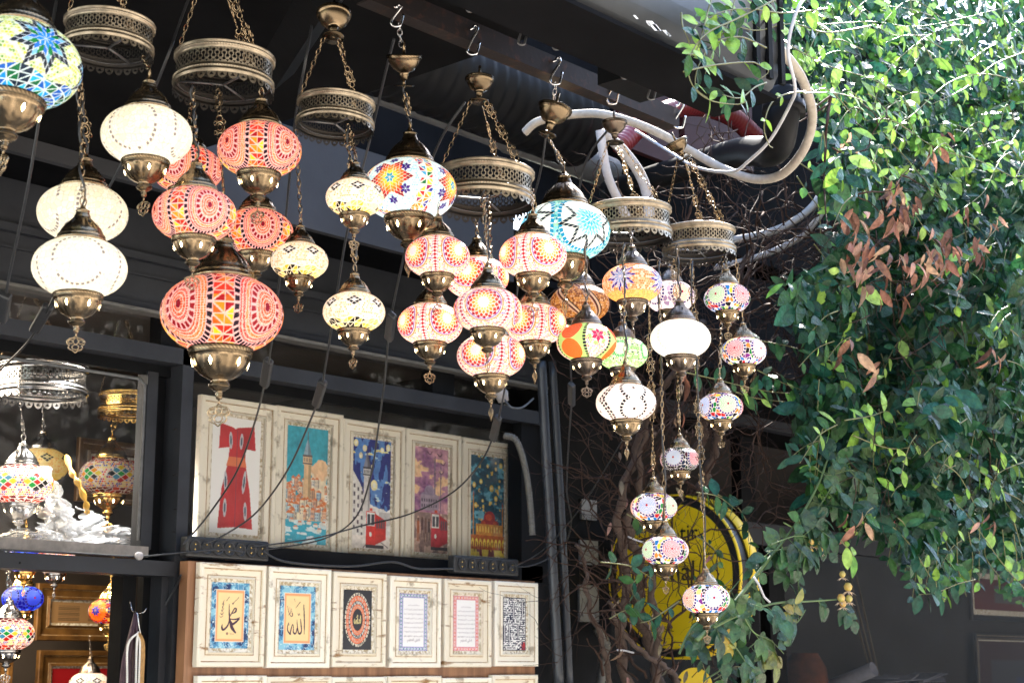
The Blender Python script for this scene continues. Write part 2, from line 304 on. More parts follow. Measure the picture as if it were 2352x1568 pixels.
def P_skyfloral(th, t, r, z):  # pale blue beads, multicoloured column and purple six-point stars
    c = np.zeros(th.shape+(3,), np.float32); h, d = beads(th*130/(2*math.pi), t*20, 130, 1); c[:] = (.75,.88,.93)
    put(c, d < .42, pick([(.6,.83,.92),(.85,.92,.94),(.45,.75,.88),(.9,.93,.93)], h))
    x2, y2, k2 = med(th, t, r, 4, -.35); h, d = tris(th*36/(2*math.pi), t*7, 36, 2); m = abs(x2) < .12+.16*abs(t); put(c, m, W)
    put(c, m & (d > .08), pick([(.8,.05,.04),(.02,.3,.12),(.9,.4,.05),(.05,.1,.5),(.9,.75,.1),(.4,.03,.2),(.1,.5,.8),(.9,.9,.88)], h))
    x, y, k = med(th, t, r, 4, .43); rr = np.hypot(x, y); i, j, e = star(x, y, 6, .075, .5); L = i+j; mx = np.maximum(i, j); s_ = mx < 4; put(c, mx < 4, (.93,.85,.75))
    for l, cc in ((0,(.05,.5,.75)), (1,(.9,.8,.1)), (2,(.95,.5,.05)), (3,(.9,.3,.03)), (4,(.75,.05,.03)), (5,(.4,.02,.05)), (6,(.4,.02,.05))): put(c, s_ & (L == l) & (e > .07), cc)
    for ang in (0.5, 1.55, 2.6, 3.65, 4.7, 5.75):
        xx, yy = x-.47*math.cos(ang)*.8, y-.5*math.sin(ang); i, j, e = star(xx, yy, 6, .075); put(c, (np.maximum(i, j) < 1) & (e > .05), (.10,.03,.35))
    return c
def P_orangeblue(th, t, r, z):
    c = np.zeros(th.shape+(3,), np.float32); h, d = beads(th*80/(2*math.pi), t*13, 80, 1); c[:] = (.92,.62,.42)
    lo = (t < -.42)[..., None]; put(c, d < .42, np.where(lo, pick([(.9,.7,.1),(.95,.5,.05),(.8,.7,.2)], h), pick([(.92,.32,.10),(.92,.6,.4),(.92,.8,.72),(.9,.42,.2)], h)))
    x, y, k = med(th, t, r, 4, .0, .05); i, j, e = star(x, y, 10, .15, .2); mx = np.maximum(i, j); s_ = mx < 2; put(c, (mx < 2) & (np.hypot(x,y) < .5), (.85,.85,.9)); put(c, s_ & (e > .07), (.05,.04,.45)); put(c, s_ & (i+j == 0) & (e > .07), (.35,.5,.8)); put(c, s_ & (hsh(i, j, 2) < .25) & (e > .07), (.55,.65,.85)); return c
def P_green(th, t, r, z):
    c = np.zeros(th.shape+(3,), np.float32); h, d = beads(th*80/(2*math.pi), t*13, 80, 1); c[:] = (.75,.88,.6); put(c, d < .42, pick([(.4,.7,.3),(.75,.85,.55),(.2,.5,.15),(.9,.93,.85)], h))
    x, y, k = med(th, t, r, 5, .3, .05); i, j, e = star(x, y, 10, .11); mx = np.maximum(i, j); put(c, (mx < 3), (.85,.92,.8)); put(c, (mx == 2) & (i == j) & (e > .05), (.01,.1,.04)); put(c, (i+j == 2) & (mx < 3) & (e > .05), (.1,.5,.2)); return c
def P_greenorange(th, t, r, z):
    c = np.zeros(th.shape+(3,), np.float32); h, d = beads(th*90/(2*math.pi), t*15, 90, 1); c[:] = (.93,.9,.85); put(c, d < .42, pick([(.93,.9,.86),(.9,.7,.3),(.85,.3,.35),(.5,.5,.8),(.93,.9,.86)], h))
    x, y, k = med(th, t, r, 3, -1.0); rr = np.hypot(x, y); an = np.arctan2(y, x); m = abs(x) < .62; put(c, m, (.6,.85,.4)); put(c, m & (abs(x) > .52) & (np.mod(t/.11, 1) < .7), (.03,.04,.06))
    for sy in (-.42, .42):
        r2 = np.hypot(x, y-sy); row = np.floor(r2/.06); ins = r2 < .42; put(c, ins, (.93,.42,.22)); put(c, ins & (abs(r2/.06-row-.5) < .36), (.93,.28,.03) if sy < 0 else (.9,.2,.1))
    x, y, k = med(th, t, r, 3, .05, .1); i, j, e = star(x, y, 6, .16); put(c, (np.maximum(i, j) < 1) & (e > .05), (.7,.05,.2)); put(c, (np.hypot(x, y) > .24) & (np.hypot(x, y) < .34) & (np.mod(np.arctan2(y, x)/math.pi*3, 1) < .5), (.5,.75,.35)); return c
def P_amber(th, t, r, z):
    c = np.zeros(th.shape+(3,), np.float32); h, d = beads(th*80/(2*math.pi), t*13, 80, 1); c[:] = (.6,.36,.16); put(c, d < .42, pick([(.7,.4,.1),(.85,.6,.25),(.35,.15,.05),(.8,.65,.45)], h))
    q = np.mod(th*6/(2*math.pi)*1.0+t*.9, 1); b = (q < .3); row = np.floor(q/.05); put(c, b, pick([(.75,.65,.55),(.35,.12,.08),(.8,.7,.6),(.04,.03,.03)], hsh(row, 2))); return c
def P_pinkblack(th, t, r, z):
    c = np.zeros(th.shape+(3,), np.float32); c[:] = (.95,.88,.84); x, y, k = med(th, t, r, 4, .2); 
    y2 = np.where(t > 0, t-.42, t+.36); rr = np.hypot(x, y2*1.02); put(c, (np.mod(rr, .05) < .014), (.9,.76,.7))
    an = np.arctan2(y2, x); b2 = np.mod(an/(2*math.pi)*24, 1); m = (abs(rr-.45) < .05) & (abs(x) > .16); put(c, m, W); put(c, m & (abs(b2-.5) < .34), BK)
    m = (abs(rr-.58) < .045) & (abs(x) > .3); put(c, m & (abs(b2-.5) < .34) & (np.mod(k, 2) == 1), BK); put(c, np.maximum(abs(x), abs(y2)) < .045, BK); return c
def P_violet(th, t, r, z):
    return P_multi(th, t, r, z, [(.93,.88,.9),(.7,.6,.75),(.85,.8,.88),(.45,.35,.5),(.95,.93,.92),(.9,.75,.7)], [(.95,.6,.3),(.8,.75,.9),(.95,.5,.4)], (.95,.9,.88))
def P_shopmulti(th, t, r, z):
    c = np.zeros(th.shape+(3,), np.float32); h, d = beads(th*80/(2*math.pi), t*13, 80, 1); c[:] = (.9,.85,.8); put(c, d < .42, pick([(.9,.5,.1),(.8,.1,.1),(.1,.2,.6),(.9,.85,.8),(.9,.8,.3),(.4,.1,.3)], h))
    x, y, k = med(th, t, r, 6, .2, .0); a, b = (x/.46+y/.32)*.5+.5, (x/.46-y/.32)*.5+.5; ins = (a > 0) & (a < 1) & (b > 0) & (b < 1); put(c, ins, (.9,.9,.88)); ia, ib = np.floor(a*3), np.floor(b*3); ed = (np.minimum(a*3-ia, 1-a*3+ia) > .07) & (np.minimum(b*3-ib, 1-b*3+ib) > .07)
    put(c, ins & ed, pick([(.03,.45,.1),(.6,.03,.02),(.1,.4,.6),(.02,.02,.03),(.85,.4,.03),(.8,.7,.1)], hsh(ia*3+ib, k, 2)))
    m = abs(t) > .5; h, d = voro(th*22/(2*math.pi), t*5, 22, 4); put(c, m, (.9,.85,.8)); put(c, m & (d > .12), pick([(.3,.01,.02),(.2,.01,.02),(.7,.1,.03),(.25,.02,.03)], h)); return c
def P_shopstar(th, t, r, z):
    c = P_multi(th, t, r, z, [(.6,.02,.02),(.9,.3,.03),(.03,.05,.4),(.85,.6,.1),(.05,.05,.05),(.3,.01,.03)], None, (.5,.35,.15)); x, y, k = med(th, t, r, 4, .3); i, j, e = star(x, y, 8, .17); mx = np.maximum(i, j); put(c, mx < 3, (.4,.25,.12))
    for l, cc in ((0,(.03,.03,.4)), (1,(.9,.22,.02)), (2,(.95,.3,.03)), (3,(.35,.01,.03)), (4,(.35,.01,.03))): put(c, (mx < 3) & (i+j == l) & (e > .05), cc)
    return c
def P_cobalt(th, t, r, z):
    return P_multi(th, t, r, z, [(.02,.04,.6),(.03,.1,.8),(.02,.02,.4),(.2,.4,.9)], [(.1,.2,.9)], (.15,.2,.6))
def P_palegold(th, t, r, z):
    c = P_diamond(th, t, r, z); return np.clip(c*np.array((.9,.85,.5), np.float32), 0, 1)
# ------------------------------------------------------------------ lamp meshes (unit globe radius)
CG = .64; PH = math.acos(.48**(1/.85))
_globes = {}
def globe_mesh(fn, nth=420, nv=150):
    if fn in _globes: return _globes[fn]
    ph = np.linspace(-PH, PH, nv+1); r = np.cos(ph)**.85; z = CG*np.sin(ph)
    t = np.concatenate([[0], np.cumsum(np.hypot(np.diff(r), np.diff(z)))]); t -= t[nv//2]
    th = np.arange(nth)*2*math.pi/nth; TH, T = np.meshgrid(th, t); RR = np.broadcast_to(r[:, None], TH.shape); ZZ = np.broadcast_to(z[:, None], TH.shape)
    c = fn(TH-math.pi, T, RR, ZZ)
    # glass pieces of uneven height
    V = np.stack([RR*np.cos(TH), RR*np.sin(TH), ZZ], -1).reshape(-1, 3)
    i, j = np.meshgrid(np.arange(nv), np.arange(nth), indexing='ij'); j2 = (j+1) % nth
    F = np.stack([i*nth+j, i*nth+j2, (i+1)*nth+j2, (i+1)*nth+j], -1).reshape(-1, 4)
    o = np_obj('glass_globe', V, F, m_mosaic, None, c.reshape(-1, 3)); me = o.data; bpy.data.objects.remove(o); _globes[fn] = me; return me
ZN = CG*math.sin(PH)
def cap_mb(flat=False):
    b = MB(); p = [(.49,-.03),(.52,.0),(.535,.03),(.52,.06),(.49,.08),(.50,.11),(.485,.14),(.46,.17),(.455,.20),(.42,.27),(.35,.36),(.27,.44),(.21,.50),(.17,.54),(.175,.565),(.15,.60),(.14,.67),(.155,.69),(.11,.715),(.06,.75),(.05,.80),(.0,.805)]
    b.lathe([(r, z) for r, z in p], 96, rip=(2, 5, 6), flute=(9, 10, 11)); return b
def cup_mb():
    b = MB(); p = [(.46,.02),(.50,.02),(.525,0),(.53,-.03),(.50,-.055),(.515,-.085),(.50,-.12),(.47,-.14),(.475,-.17),(.455,-.24),(.41,-.33),(.33,-.42),(.23,-.48),(.15,-.515),(.135,-.545),(.17,-.575),(.18,-.61),(.16,-.645),(.12,-.665),(.10,-.69),(.055,-.70),(.05,-.72),(.065,-.74),(.05,-.76),(.065,-.78),(.05,-.80),(.045,-.83),(.0,-.835)]
    b.lathe(p, 96, rip=(3, 5, 6), flute=(8, 9, 10, 11)); return b
def rhomb(b, r, z, an, w, h, slope):
    c, s = math.cos(an), math.sin(an); P = []
    for dx, dz in ((0, h), (w, 0), (0, -h), (-w, 0)):
        rr = r+slope*dz; P.append((rr*c-dx*s, rr*s+dx*c, z+dz))
    b.add(P, ((0, 1, 2, 3),)); return b
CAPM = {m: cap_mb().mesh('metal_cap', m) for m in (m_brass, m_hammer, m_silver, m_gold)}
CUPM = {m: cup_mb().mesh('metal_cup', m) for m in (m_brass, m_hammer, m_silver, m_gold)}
HOLES = []; LITS = []
b = MB()
rhomb(b, .332, .385+.02, .3, .035, .07, -.95)
HOLEM = b.mesh('dark_holes', m_hole, False)
b = MB()
rhomb(b, .462, -.262, .35, .028, .07, .28)
LITM = b.mesh('lit_openings', m_spark, False)
def loop2(b, pts, r): b.tube([Vector((x, 0, z)) for x, z in pts], r, 5, closed=True)
def ell(cx, cz, a, c, n=14): return [(cx+a*math.cos(2*math.pi*k/n), cz+c*math.sin(2*math.pi*k/n)) for k in range(n)]
def fin_mb():
    b = MB(); w = .013
    b.tube([(0, 0, .0), (0, 0, -.10)], .02, 6)
    loop2(b, [(0,-.08),(.05,-.13),(.13,-.15),(.19,-.20),(.17,-.27),(.12,-.29),(.15,-.33),(.12,-.38),(.06,-.40),(0,-.45),(-.06,-.40),(-.12,-.38),(-.15,-.33),(-.12,-.29),(-.17,-.27),(-.19,-.20),(-.13,-.15),(-.05,-.13)], w*1.2)
    loop2(b, ell(0, -.20, .05, .07), w); loop2(b, ell(.105, -.215, .05, .04), w); loop2(b, ell(-.105, -.215, .05, .04), w); loop2(b, ell(0, -.33, .07, .055), w); return b
FIN = {m: fin_mb().mesh('filigree_finial', m) for m in (m_brass, m_hammer, m_silver, m_gold)}
def flame_mb():
    b = MB(); w = .012; b.tube([(0,0,0),(0,0,-.1)], .02, 6)
    for k in range(3):
        a = k*math.pi/3; b.tube([Vector((math.cos(a)*x, math.sin(a)*x, z)) for x, z in ((0,-.08),(.06,-.18),(.07,-.28),(.03,-.38),(0,-.5),(-.03,-.38),(-.07,-.28),(-.06,-.18))], w, 5, closed=True)
    return b
FLAME = {m: flame_mb().mesh('flame_finial', m) for m in (m_brass, m_hammer, m_silver, m_gold)}
def loopring_mb():
    b = MB(); b.torus((0, 0, .90), .085, .017, 'y', 18, 6, sy=1.25); return b
LOOP = {m: loopring_mb().mesh('hanging_loop', m) for m in (m_brass, m_hammer, m_silver, m_gold)}
# chains --------------------------------------------------------------
def frame_of(d):
    d = Vector(d).normalized(); return Vector((0, 0, 1)).rotation_difference(d).to_matrix()
def chain(b, p0, p1, kind='link', sag=0., s=1.):
    p0, p1 = Vector(p0), Vector(p1); D = p1-p0; Ln = D.length
    if kind == 'link':
        st = .0145*s; n = max(2, int(Ln/st))
        for i in range(n):
            c = p0+D*((i+.5)/n); c.z -= sag*math.sin(math.pi*(i+.5)/n); Q = frame_of(D)@Matrix.Rotation((i % 2)*math.pi/2+.4, 3, 'Z')
            b.tube([c+Q@Vector((.0042*s*math.cos(a), 0, .0098*s*math.sin(a))) for a in [k*math.pi/4 for k in range(8)]], .00095*s, 4, closed=True)
    else:
        st = .062*s; n = max(1, int(round(Ln/st))); st = Ln/n
        for i in range(n):
            c = p0+D*((i+.5)/n); Q = frame_of(D)@Matrix.Rotation(i*.5+random.uniform(-.7, .7), 3, 'Z')
            def L(cx, cz, a, cc, r=.0011, m=10): b.tube([c+Q@Vector((cx+a*math.cos(2*math.pi*k/m), 0, cz+cc*math.sin(2*math.pi*k/m))) for k in range(m)], r*s, 4, closed=True)
            L(0, 0, .0085*s, .0115*s); L(0, 0, .0045*s, .007*s); L(0, .0185*s, .006*s, .0065*s); L(0, -.0185*s, .006*s, .0065*s)
            L(.0085*s, .010*s, .0028*s, .0045*s, .001, 6); L(-.0085*s, .010*s, .0028*s, .0045*s, .001, 6); L(.0085*s, -.010*s, .0028*s, .0045*s, .001, 6); L(-.0085*s, -.010*s, .0028*s, .0045*s, .001, 6)
            L(0, .5*st, .003*s, .0055*s, .001, 8)
    return b
PWR = dict(P_white=.34, P_plainwhite=.45, P_orange=.33, P_multi=.36, P_sun=.29, P_diamond=.32, P_orangeblue=.30, P_greenorange=.32, P_green=.32, P_bluestar=.36, P_pinkblack=.32, P_violet=.32, P_skyfloral=.42, P_bigblue=.42, P_shopmulti=.4, P_shopstar=.5, P_cobalt=.5)
# the lamp -------------------------------------------------------------
LG = 'mosaic lamps hanging under the awning'
def lamp(px, py, w, fn, label, Y=2.3, metal=None, rot=0., hang=None, kind='link', tilt=(0, 0), power=1., fin='fin', group=LG, p=None, rad=None, cats='mosaic lamp', wire=False):
    metal = metal or m_brass
    P = Vector(p) if p is not None else at(px, py, Y); Rr = rad or w/2*depth(P)/FPX*.985
    e = empty('mosaic_lamp', P, (tilt[0], tilt[1], 0)); tag(e, label, cats, group)
    base = math.atan2(-P.y, -P.x)   # so that rot=0 turns the pattern's own front to the street
    def part(me, name, z=0., par=e, mat=None, rz=0.):
        o = bpy.data.objects.new(name, me); link(o, par); o.scale = (Rr,)*3; o.location = (0, 0, z*Rr); o.rotation_euler = (0, 0, rz); return o
    part(globe_mesh(fn), 'glass_globe', 0, rz=base+rot+math.pi)
    rz = random.uniform(0, 1); cap = part(CAPM[metal], 'metal_cap', ZN-.01, rz=rz); cup = part(CUPM[metal], 'metal_cup', -ZN, rz=rz)
    for me, par, nm in ((HOLEM, cap, 'air_hole'), (LITM, cup, 'light_opening')):
        for q in range(6): o = bpy.data.objects.new(nm, me); link(o, par); o.rotation_euler = (0, 0, q*math.pi/3)
    o = bpy.data.objects.new('hanging_loop', LOOP[metal]); link(o, cap)
    f = part((FIN if fin == 'fin' else FLAME)[metal], 'finial', -ZN-.82, rz=math.atan2(RT.y, RT.x)+random.uniform(-.9, .9))
    if hang is not None:
        b = MB(); top = Vector(hang)-P; R2 = Matrix.Rotation(tilt[1], 3, 'Y')@Matrix.Rotation(tilt[0], 3, 'X'); top = R2.inverted()@top
        chain(b, (0, 0, (ZN+.95)*Rr), top, kind, s=.9+Rr*1.2); b.build('hanging_chain', metal, e, False)
        if wire:
            b = MB(); q0, q1 = Vector((0, 0, (ZN+.75)*Rr)), top; n = 14
            b.tube([q0.lerp(q1, i/n)+Vector((math.sin(i*1.3)*.006, math.cos(i*1.1)*.006, 0)) for i in range(n+1)], .0021, 6); b.build('power_wire', m_black, e)
    l = bpy.data.lights.new('bulb_light', 'POINT'); l.energy = .15*power*PWR.get(fn.__name__, .5)*.62*(Rr/.08)**2; l.color = (1, .89, .77); l.shadow_soft_size = .25*Rr
    lo = bpy.data.objects.new('bulb_light', l); link(lo, e); lo.location = (0, 0, -.22*Rr)
    return e, Rr
# pierced ring ----------------------------------------------------------
def pierced_mesh(mat, nth=1056, seed=0):
    prof = [(.985,.02),(1.03,.0),(1.045,-.02),(1.03,-.045),(1.01,-.06),(1.035,-.08),(1.035,-.10),(1.0,-.12),(.985,-.15),(.985,-.17)]
    nb = 30; prof += [(.985, -.17-.31*(k+1)/nb) for k in range(nb)]
    prof += [(.99,-.50),(1.02,-.52),(1.035,-.54),(1.035,-.56),(1.01,-.58),(1.03,-.60),(1.05,-.63),(1.045,-.66),(1.02,-.69)]
    ns = 12; prof += [(1.02+.02*(k+1)/ns, -.69-.16*(k+1)/ns) for k in range(ns)]
    pr = np.array(prof); th = np.arange(nth)*2*math.pi/nth; V = np.zeros((len(pr), nth, 3))
    rr = np.broadcast_to(pr[:, 0:1], (len(pr), nth)).copy()
    for i, (r, z) in enumerate(prof):
        if abs(z+.09) < .015 or abs(z+.55) < .015: rr[i] *= 1+.006*np.sign(np.sin(th*110))
    rr *= 1+.004*np.sin(th*3+seed)+.003*np.sin(th*5+1+seed)
    V[..., 0] = rr*np.cos(th); V[..., 1] = rr*np.sin(th); V[..., 2] = pr[:, 1:2]
    i, j = np.meshgrid(np.arange(len(pr)-1), np.arange(nth), indexing='ij'); j2 = (j+1) % nth
    zc = (pr[i, 1]+pr[i+1, 1])/2; a = (j+.5)/nth; n = 44; u = np.mod(a*n, 1)-.5; uh = np.mod(a*n+.5, 1)-.5; pit = 2*math.pi/n
    def circ(uu, z0, rad): return np.hypot(uu*pit, zc-z0) < rad
    hole = np.zeros(i.shape, bool)
    for z0, uu in ((-.225, u), (-.285, uh), (-.345, u), (-.405, uh)): hole |= circ(uu, z0, .034)
    hole |= (abs(u)*pit < .010) & (zc < -.225) & (zc > -.345); hole |= (abs(uh)*pit < .010) & (zc < -.285) & (zc > -.405)
    hole |= (abs(u)*pit < (zc+.478)*.62) & (zc > -.478) & (zc < -.425)
    hole |= (abs(uh)*pit < (-.172-zc)*.62) & (zc < -.172) & (zc > -.215)
    n2 = 30; v = np.mod(a*n2, 1)-.5; w = np.sqrt(np.clip(1-(v/.46)**2, 0, 1)); edge = -.70-.145*w*(abs(v) < .46)
    hole |= zc < edge; hole |= (abs(v)*2*math.pi/n2 < (-.715-zc)*.75+.0) & (zc > -.785) & (zc < -.715)
    F = np.stack([(i+1)*nth+j, (i+1)*nth+j2, i*nth+j2, i*nth+j], -1)[~hole]
    return V.reshape(-1, 3), F
_pm = {}
def ring_fixture(px, py, w, Y, label, canopy=None, cw=60, can_tilt=(0, 0), mat=None, name='chandelier_ring', tilt=(0, 0), hook=None, cmat=None, up=None, p=None, rad=None, group='pierced brass chandelier rings', chains=3):
    """px,py = middle of the near top rim"""
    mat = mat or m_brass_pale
    if p is None:
        near = at(px, py, Y); rr = w/2*(depth(near)*1.035)/FPX/1.045; P = near+F2*rr
    else: P = Vector(p); rr = rad
    e = empty(name, P, (tilt[0], tilt[1], 0)); tag(e, label, 'chandelier', group)
    key = mat.name
    if key not in _pm:
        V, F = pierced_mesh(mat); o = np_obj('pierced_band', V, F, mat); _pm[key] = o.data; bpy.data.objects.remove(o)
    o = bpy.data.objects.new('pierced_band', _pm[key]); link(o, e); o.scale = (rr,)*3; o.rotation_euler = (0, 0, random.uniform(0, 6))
    b = MB(); b.lathe([(.98*rr, -.60*rr), (.93*rr, -.62*rr), (.93*rr, -.60*rr), (.98*rr, -.585*rr)], 48)
    for k in range(3):
        a = k*2*math.pi/3+.4; b.tube([(0, 0, -.6*rr), (.93*rr*math.cos(a), .93*rr*math.sin(a), -.6*rr)], .0025, 5)
    b.build('inner_frame', m_dsteel, e)
    if canopy is not None:
        q = at(canopy[0], canopy[1], Y) if len(canopy) == 2 else Vector(canopy)
        qb = canopy_obj(q, cw, can_tilt, cmat or m_brass, parent=e, origin=P)
        top = qb-P
    else: top = Vector((0, 0, (up or .55)))
    for k in range(chains):
        b = MB(); a = k*2*math.pi/chains+.35+random.uniform(-.1, .1)
        t0 = top+Vector((.018*math.cos(a), .018*math.sin(a), 0)); chain(b, t0, (rr*math.cos(a), rr*math.sin(a), -.0), 'filigree' if k % 2 == 0 else 'link', s=.85); b.build('hanging_chain', m_brass, e, False)
    return e, P, rr
def canopy_obj(q, cw, tilt, mat, parent=None, origin=Vector((0, 0, 0)), bell=False):
    """ceiling cup opening upward; q is its middle; returns the hanging plate below it"""
    r = cw/2*depth(q)/FPX; Mx = Matrix.Translation(Vector(q)-origin)@Matrix.Rotation(tilt[0], 4, 'X')@Matrix.Rotation(tilt[1], 4, 'Y')
    b = MB(); prof = [(.0,.58),(.9,.55),(1.0,.52),(1.02,.47),(.97,.42),(.99,.37),(.98,.30),(.93,.27),(.90,.15),(.78,-.10),(.58,-.32),(.36,-.45),(.26,-.52),(.30,-.58),(.22,-.68),(.22,-.85),(.14,-.9),(.0,-.9)]
    b.lathe([(x*r, z*r) for x, z in prof], 64, rip=(3, 5, 6), M=Mx); o = b.build('ceiling_cup', mat, parent)
    b = MB(); b.tube([Mx@Vector((0, 0, z*r)) for z in (.5, 1.4)], .003, 8); b.build('rod', mat, parent); b = MB()
    b.tube([Mx@Vector((0, 0, z*r)) for z in (-.88, -1.25)], .003, 8); b.build('lower_rod', mat, parent); b = MB()
    b.lathe([(.003, -1.2*r), (.022, -1.2*r), (.022, -1.26*r), (.003, -1.26*r)], 20, M=Mx); b.build('chain_plate', mat, parent)
    return (Mx@Vector((0, 0, -1.25*r)))+origin
# ------------------------------------------------------------------ building
def wbox(name, px0, py0, px1, py1, Y, dpt, mat, parent=None, anchor='tl', bev=0.):
    """box whose front face lies in the plane Y; X range from the two px, Z from (px0,py0) top and (px0,py1) bottom"""
    a = at(px0, py0, Y); c = at(px0, py1, Y); X1 = at(px1, (py0+py1)/2, Y).x
    b = MB(); b.box((a.x, Y, c.z), (X1, Y+dpt, a.z)); return b.build(name, mat, parent, False)
YW = 4.65
def X_at(px, py=1000, Y=YW): return at(px, py, Y).x
def Z_at(px, py, Y=YW): return at(px, py, Y).z
def sbox(name, lo, hi, mat, parent=None, kind='structure'):
    o = MB().box(lo, hi).build(name, mat, parent, False)
    if kind and parent is None: tag(o, kind=kind)
    return o
# ground and street
m_ground = pmat('sunlit_paving', (.30,.27,.23), .8, 0, .15, 3, .3, bscale=30)
g = MB().add([(-60,-60,0),(60,-60,0),(60,60,0),(-60,60,0)], ((0,1,2,3),)).build('ground', m_ground, None, False); tag(g, kind='structure')
# facade across the street (seen only in reflections)
m_house = pmat('pale_render_wall', (.24,.22,.19), .85, 0, .2, 1.5)
hb = MB(); hb.box((-25, -9, 0), (40, -8, 10.5)); hb.box((27, -7.9, 0), (29, 4.3, 9)); o = hb.build('house_and_sky_blocker', m_house, None, False); tag(o, 'pale rendered house wall across the street with an added sky-blocking end wall', 'house')  # made tall, second box added, to keep sky out of the reflections
# awning roof
m_roof = pmat('black_roof_underside', (.006,.006,.0065), .9, 0, .3, 4, spec=.05)
XE = at(1797, 220, 1.85).x   # the end of the awning
ZB = at(1565, 106, 1.85).z   # underside of the gutter
sbox('roof', (-3.2, 1.95, ZB+.34), (XE, 8.2, ZB+.44), m_roof)
sbox('ceiling', (XE, 4.4, 3.32), (24, 8.2, 3.42), m_roof)
sbox('roof_back', (XE-.1, 4.2, 5.2), (24, 8.2, 5.3), m_roof)
sbox('wall_end', (23.9, 4.4, 0), (24, 8.2, 5.2), m_roof)
# gutter: box with a rounded lower edge running along the awning front
b = MB(); sec = [(1.93, ZB+.46), (1.85, ZB+.46), (1.85, ZB+.09), (1.857, ZB+.05), (1.875, ZB+.02), (1.91, ZB), (2.02, ZB), (2.02, ZB+.46)]
n = len(sec); xs = [-1.5, .6, XE]
for x in xs: b.v += [(x, y, z) for y, z in sec]
for i in range(len(xs)-1): b.f += [(i*n+k, i*n+(k+1) % n, (i+1)*n+(k+1) % n, (i+1)*n+k) for k in range(n)]
b.f += [tuple(range(n))[::-1], tuple(2*n+k for k in range(n))]
gut = b.build('gutter', m_fascia); tag(gut, 'grey painted box gutter along the awning edge beside the vine', 'gutter')
MB().box((-1.5, 1.862, ZB-.012), (XE-.002, 2.035, ZB-.002)).build('underside', m_soff, gut, False)  # black sheet standing in for the shade under the gutter
b = MB()
for k in range(3): b.box((XE-.012-.05*k, 1.842, ZB+.02), (XE+.004-.05*k, 1.852, ZB+.46))
b.build('end_cap_rib', m_paintd, gut, False)
m_chip = pmat('bare_white_patch', (.7,.7,.68), .8)
b = MB()
for (px, py, s) in ((1500, 62, .016), (1508, 66, .011), (1490, 58, .006), (1530, 78, .009), (1536, 82, .006), (1460, 42, .006)):
    P = at(px, py-2, 1.849); b.add([(P.x-s*1.6, 1.8485, P.z+s*.2), (P.x-s*.2, 1.8485, P.z+s*.6), (P.x+s*1.5, 1.8485, P.z-s*.2), (P.x+s*.3, 1.8485, P.z-s*.55)], ((0,1,2,3),))
b.build('paint_chip', m_chip, gut, False)
# the wooden beam under the gutter, and the steel hook rail
zb = at(1173, 11, 2.06).z
beam = sbox('awning_beam', (-.5, 2.06, zb), (at(1506, 157, 2.06).x, 2.14, zb+.13), m_paintd, kind=None); tag(beam, 'black timber beam with dark hooks under the gutter', 'beam')
P = at(1512, 118, 2.07); m_raww = pmat('raw_orange_timber', (.42,.22,.11), .8, 0, .2, 30)
bo = MB().box((P.x-.015, 2.07, P.z-.035), (P.x+.045, 2.2, P.z+.03)).build('beam_stub', m_raww, None, False); tag(bo, 'raw orange timber beam end beside the vine', 'beam')
P = at(1535, 150, 2.05)
bo = MB().box((P.x-.07, 2.05, P.z-.03), (P.x+.09, 2.2, P.z+.035)).build('timber_block', m_paintd, None, False); tag(bo, 'black painted timber block under the raw beam end', 'block')
zr = (at(1034, 26, 2.3).z+at(1554, 249, 2.3).z)/2
x0, x1 = at(850, -30, 2.3).x, at(1560, 255, 2.3).x
b = MB(); b.box((x0, 2.3, zr-.045), (x1, 2.304, zr)); b.box((x0, 2.304, zr-.004), (x1, 2.34, zr)); b.box((x0, 2.30, zr-.049), (x1, 2.34, zr-.045))
rail = b.build('hook_rail', m_rail, None, False); tag(rail, 'rusty brown steel rail holding the bright wire hooks', 'rail')
# rafters above
for i, (px, py) in enumerate(((640, 150), (1010, 60), (1350, 60))):
    pass
a, c = at(630, 165, 3.0), at(745, -20, 2.4)
st = MB().tube([a, c], .05, 4).build('diagonal_strut', m_paintd, None, False); tag(st, 'black diagonal strut under the awning roof, left of centre', 'strut')
# big flexible black duct and grey pipe running along the wall
def duct(name, pts, r, mat, rib, label, cat, dr=.05, n=14):
    P = smooth_path(pts, 30); L = 0; out = []; rs = []
    Q = [P[0]]
    tot = sum((P[i+1]-P[i]).length for i in range(len(P)-1)); step = rib/4; k = 0; acc = 0
    for i in range(len(P)-1):
        d = (P[i+1]-P[i]).length; m = max(1, int(d/step))
        for j in range(m):
            out.append(P[i].lerp(P[i+1], j/m)); acc += d/m; rs.append(r*(1+dr*math.cos(2*math.pi*acc/rib)))
    o = MB().tube(out, rs, n).build(name, mat); tag(o, label, cat); return o
duct('flexible_duct', [at(560, -60, 3.5), at(800, 75, 3.5), at(1100, 200, 3.5), at(1330, 290, 3.5)], .15, m_duct, .055, 'thick black ribbed ventilation duct under the roof', 'duct', .04, 20)
b = MB(); b.tube([at(300, -15, 3.7), at(800, 170, 3.7), at(1200, 322, 3.7), at(1400, 398, 3.7)], .062, 20)
for px, py in ((395, 20), (830, 185), (1180, 315)): p = at(px, py, 3.7); b.tube([p-Vector((.02, 0, 0)), p+Vector((.02, 0, 0))], .067, 20)
o = b.build('ceiling_pipe', m_pipe); tag(o, 'long grey wrapped pipe running under the black duct', 'pipe')
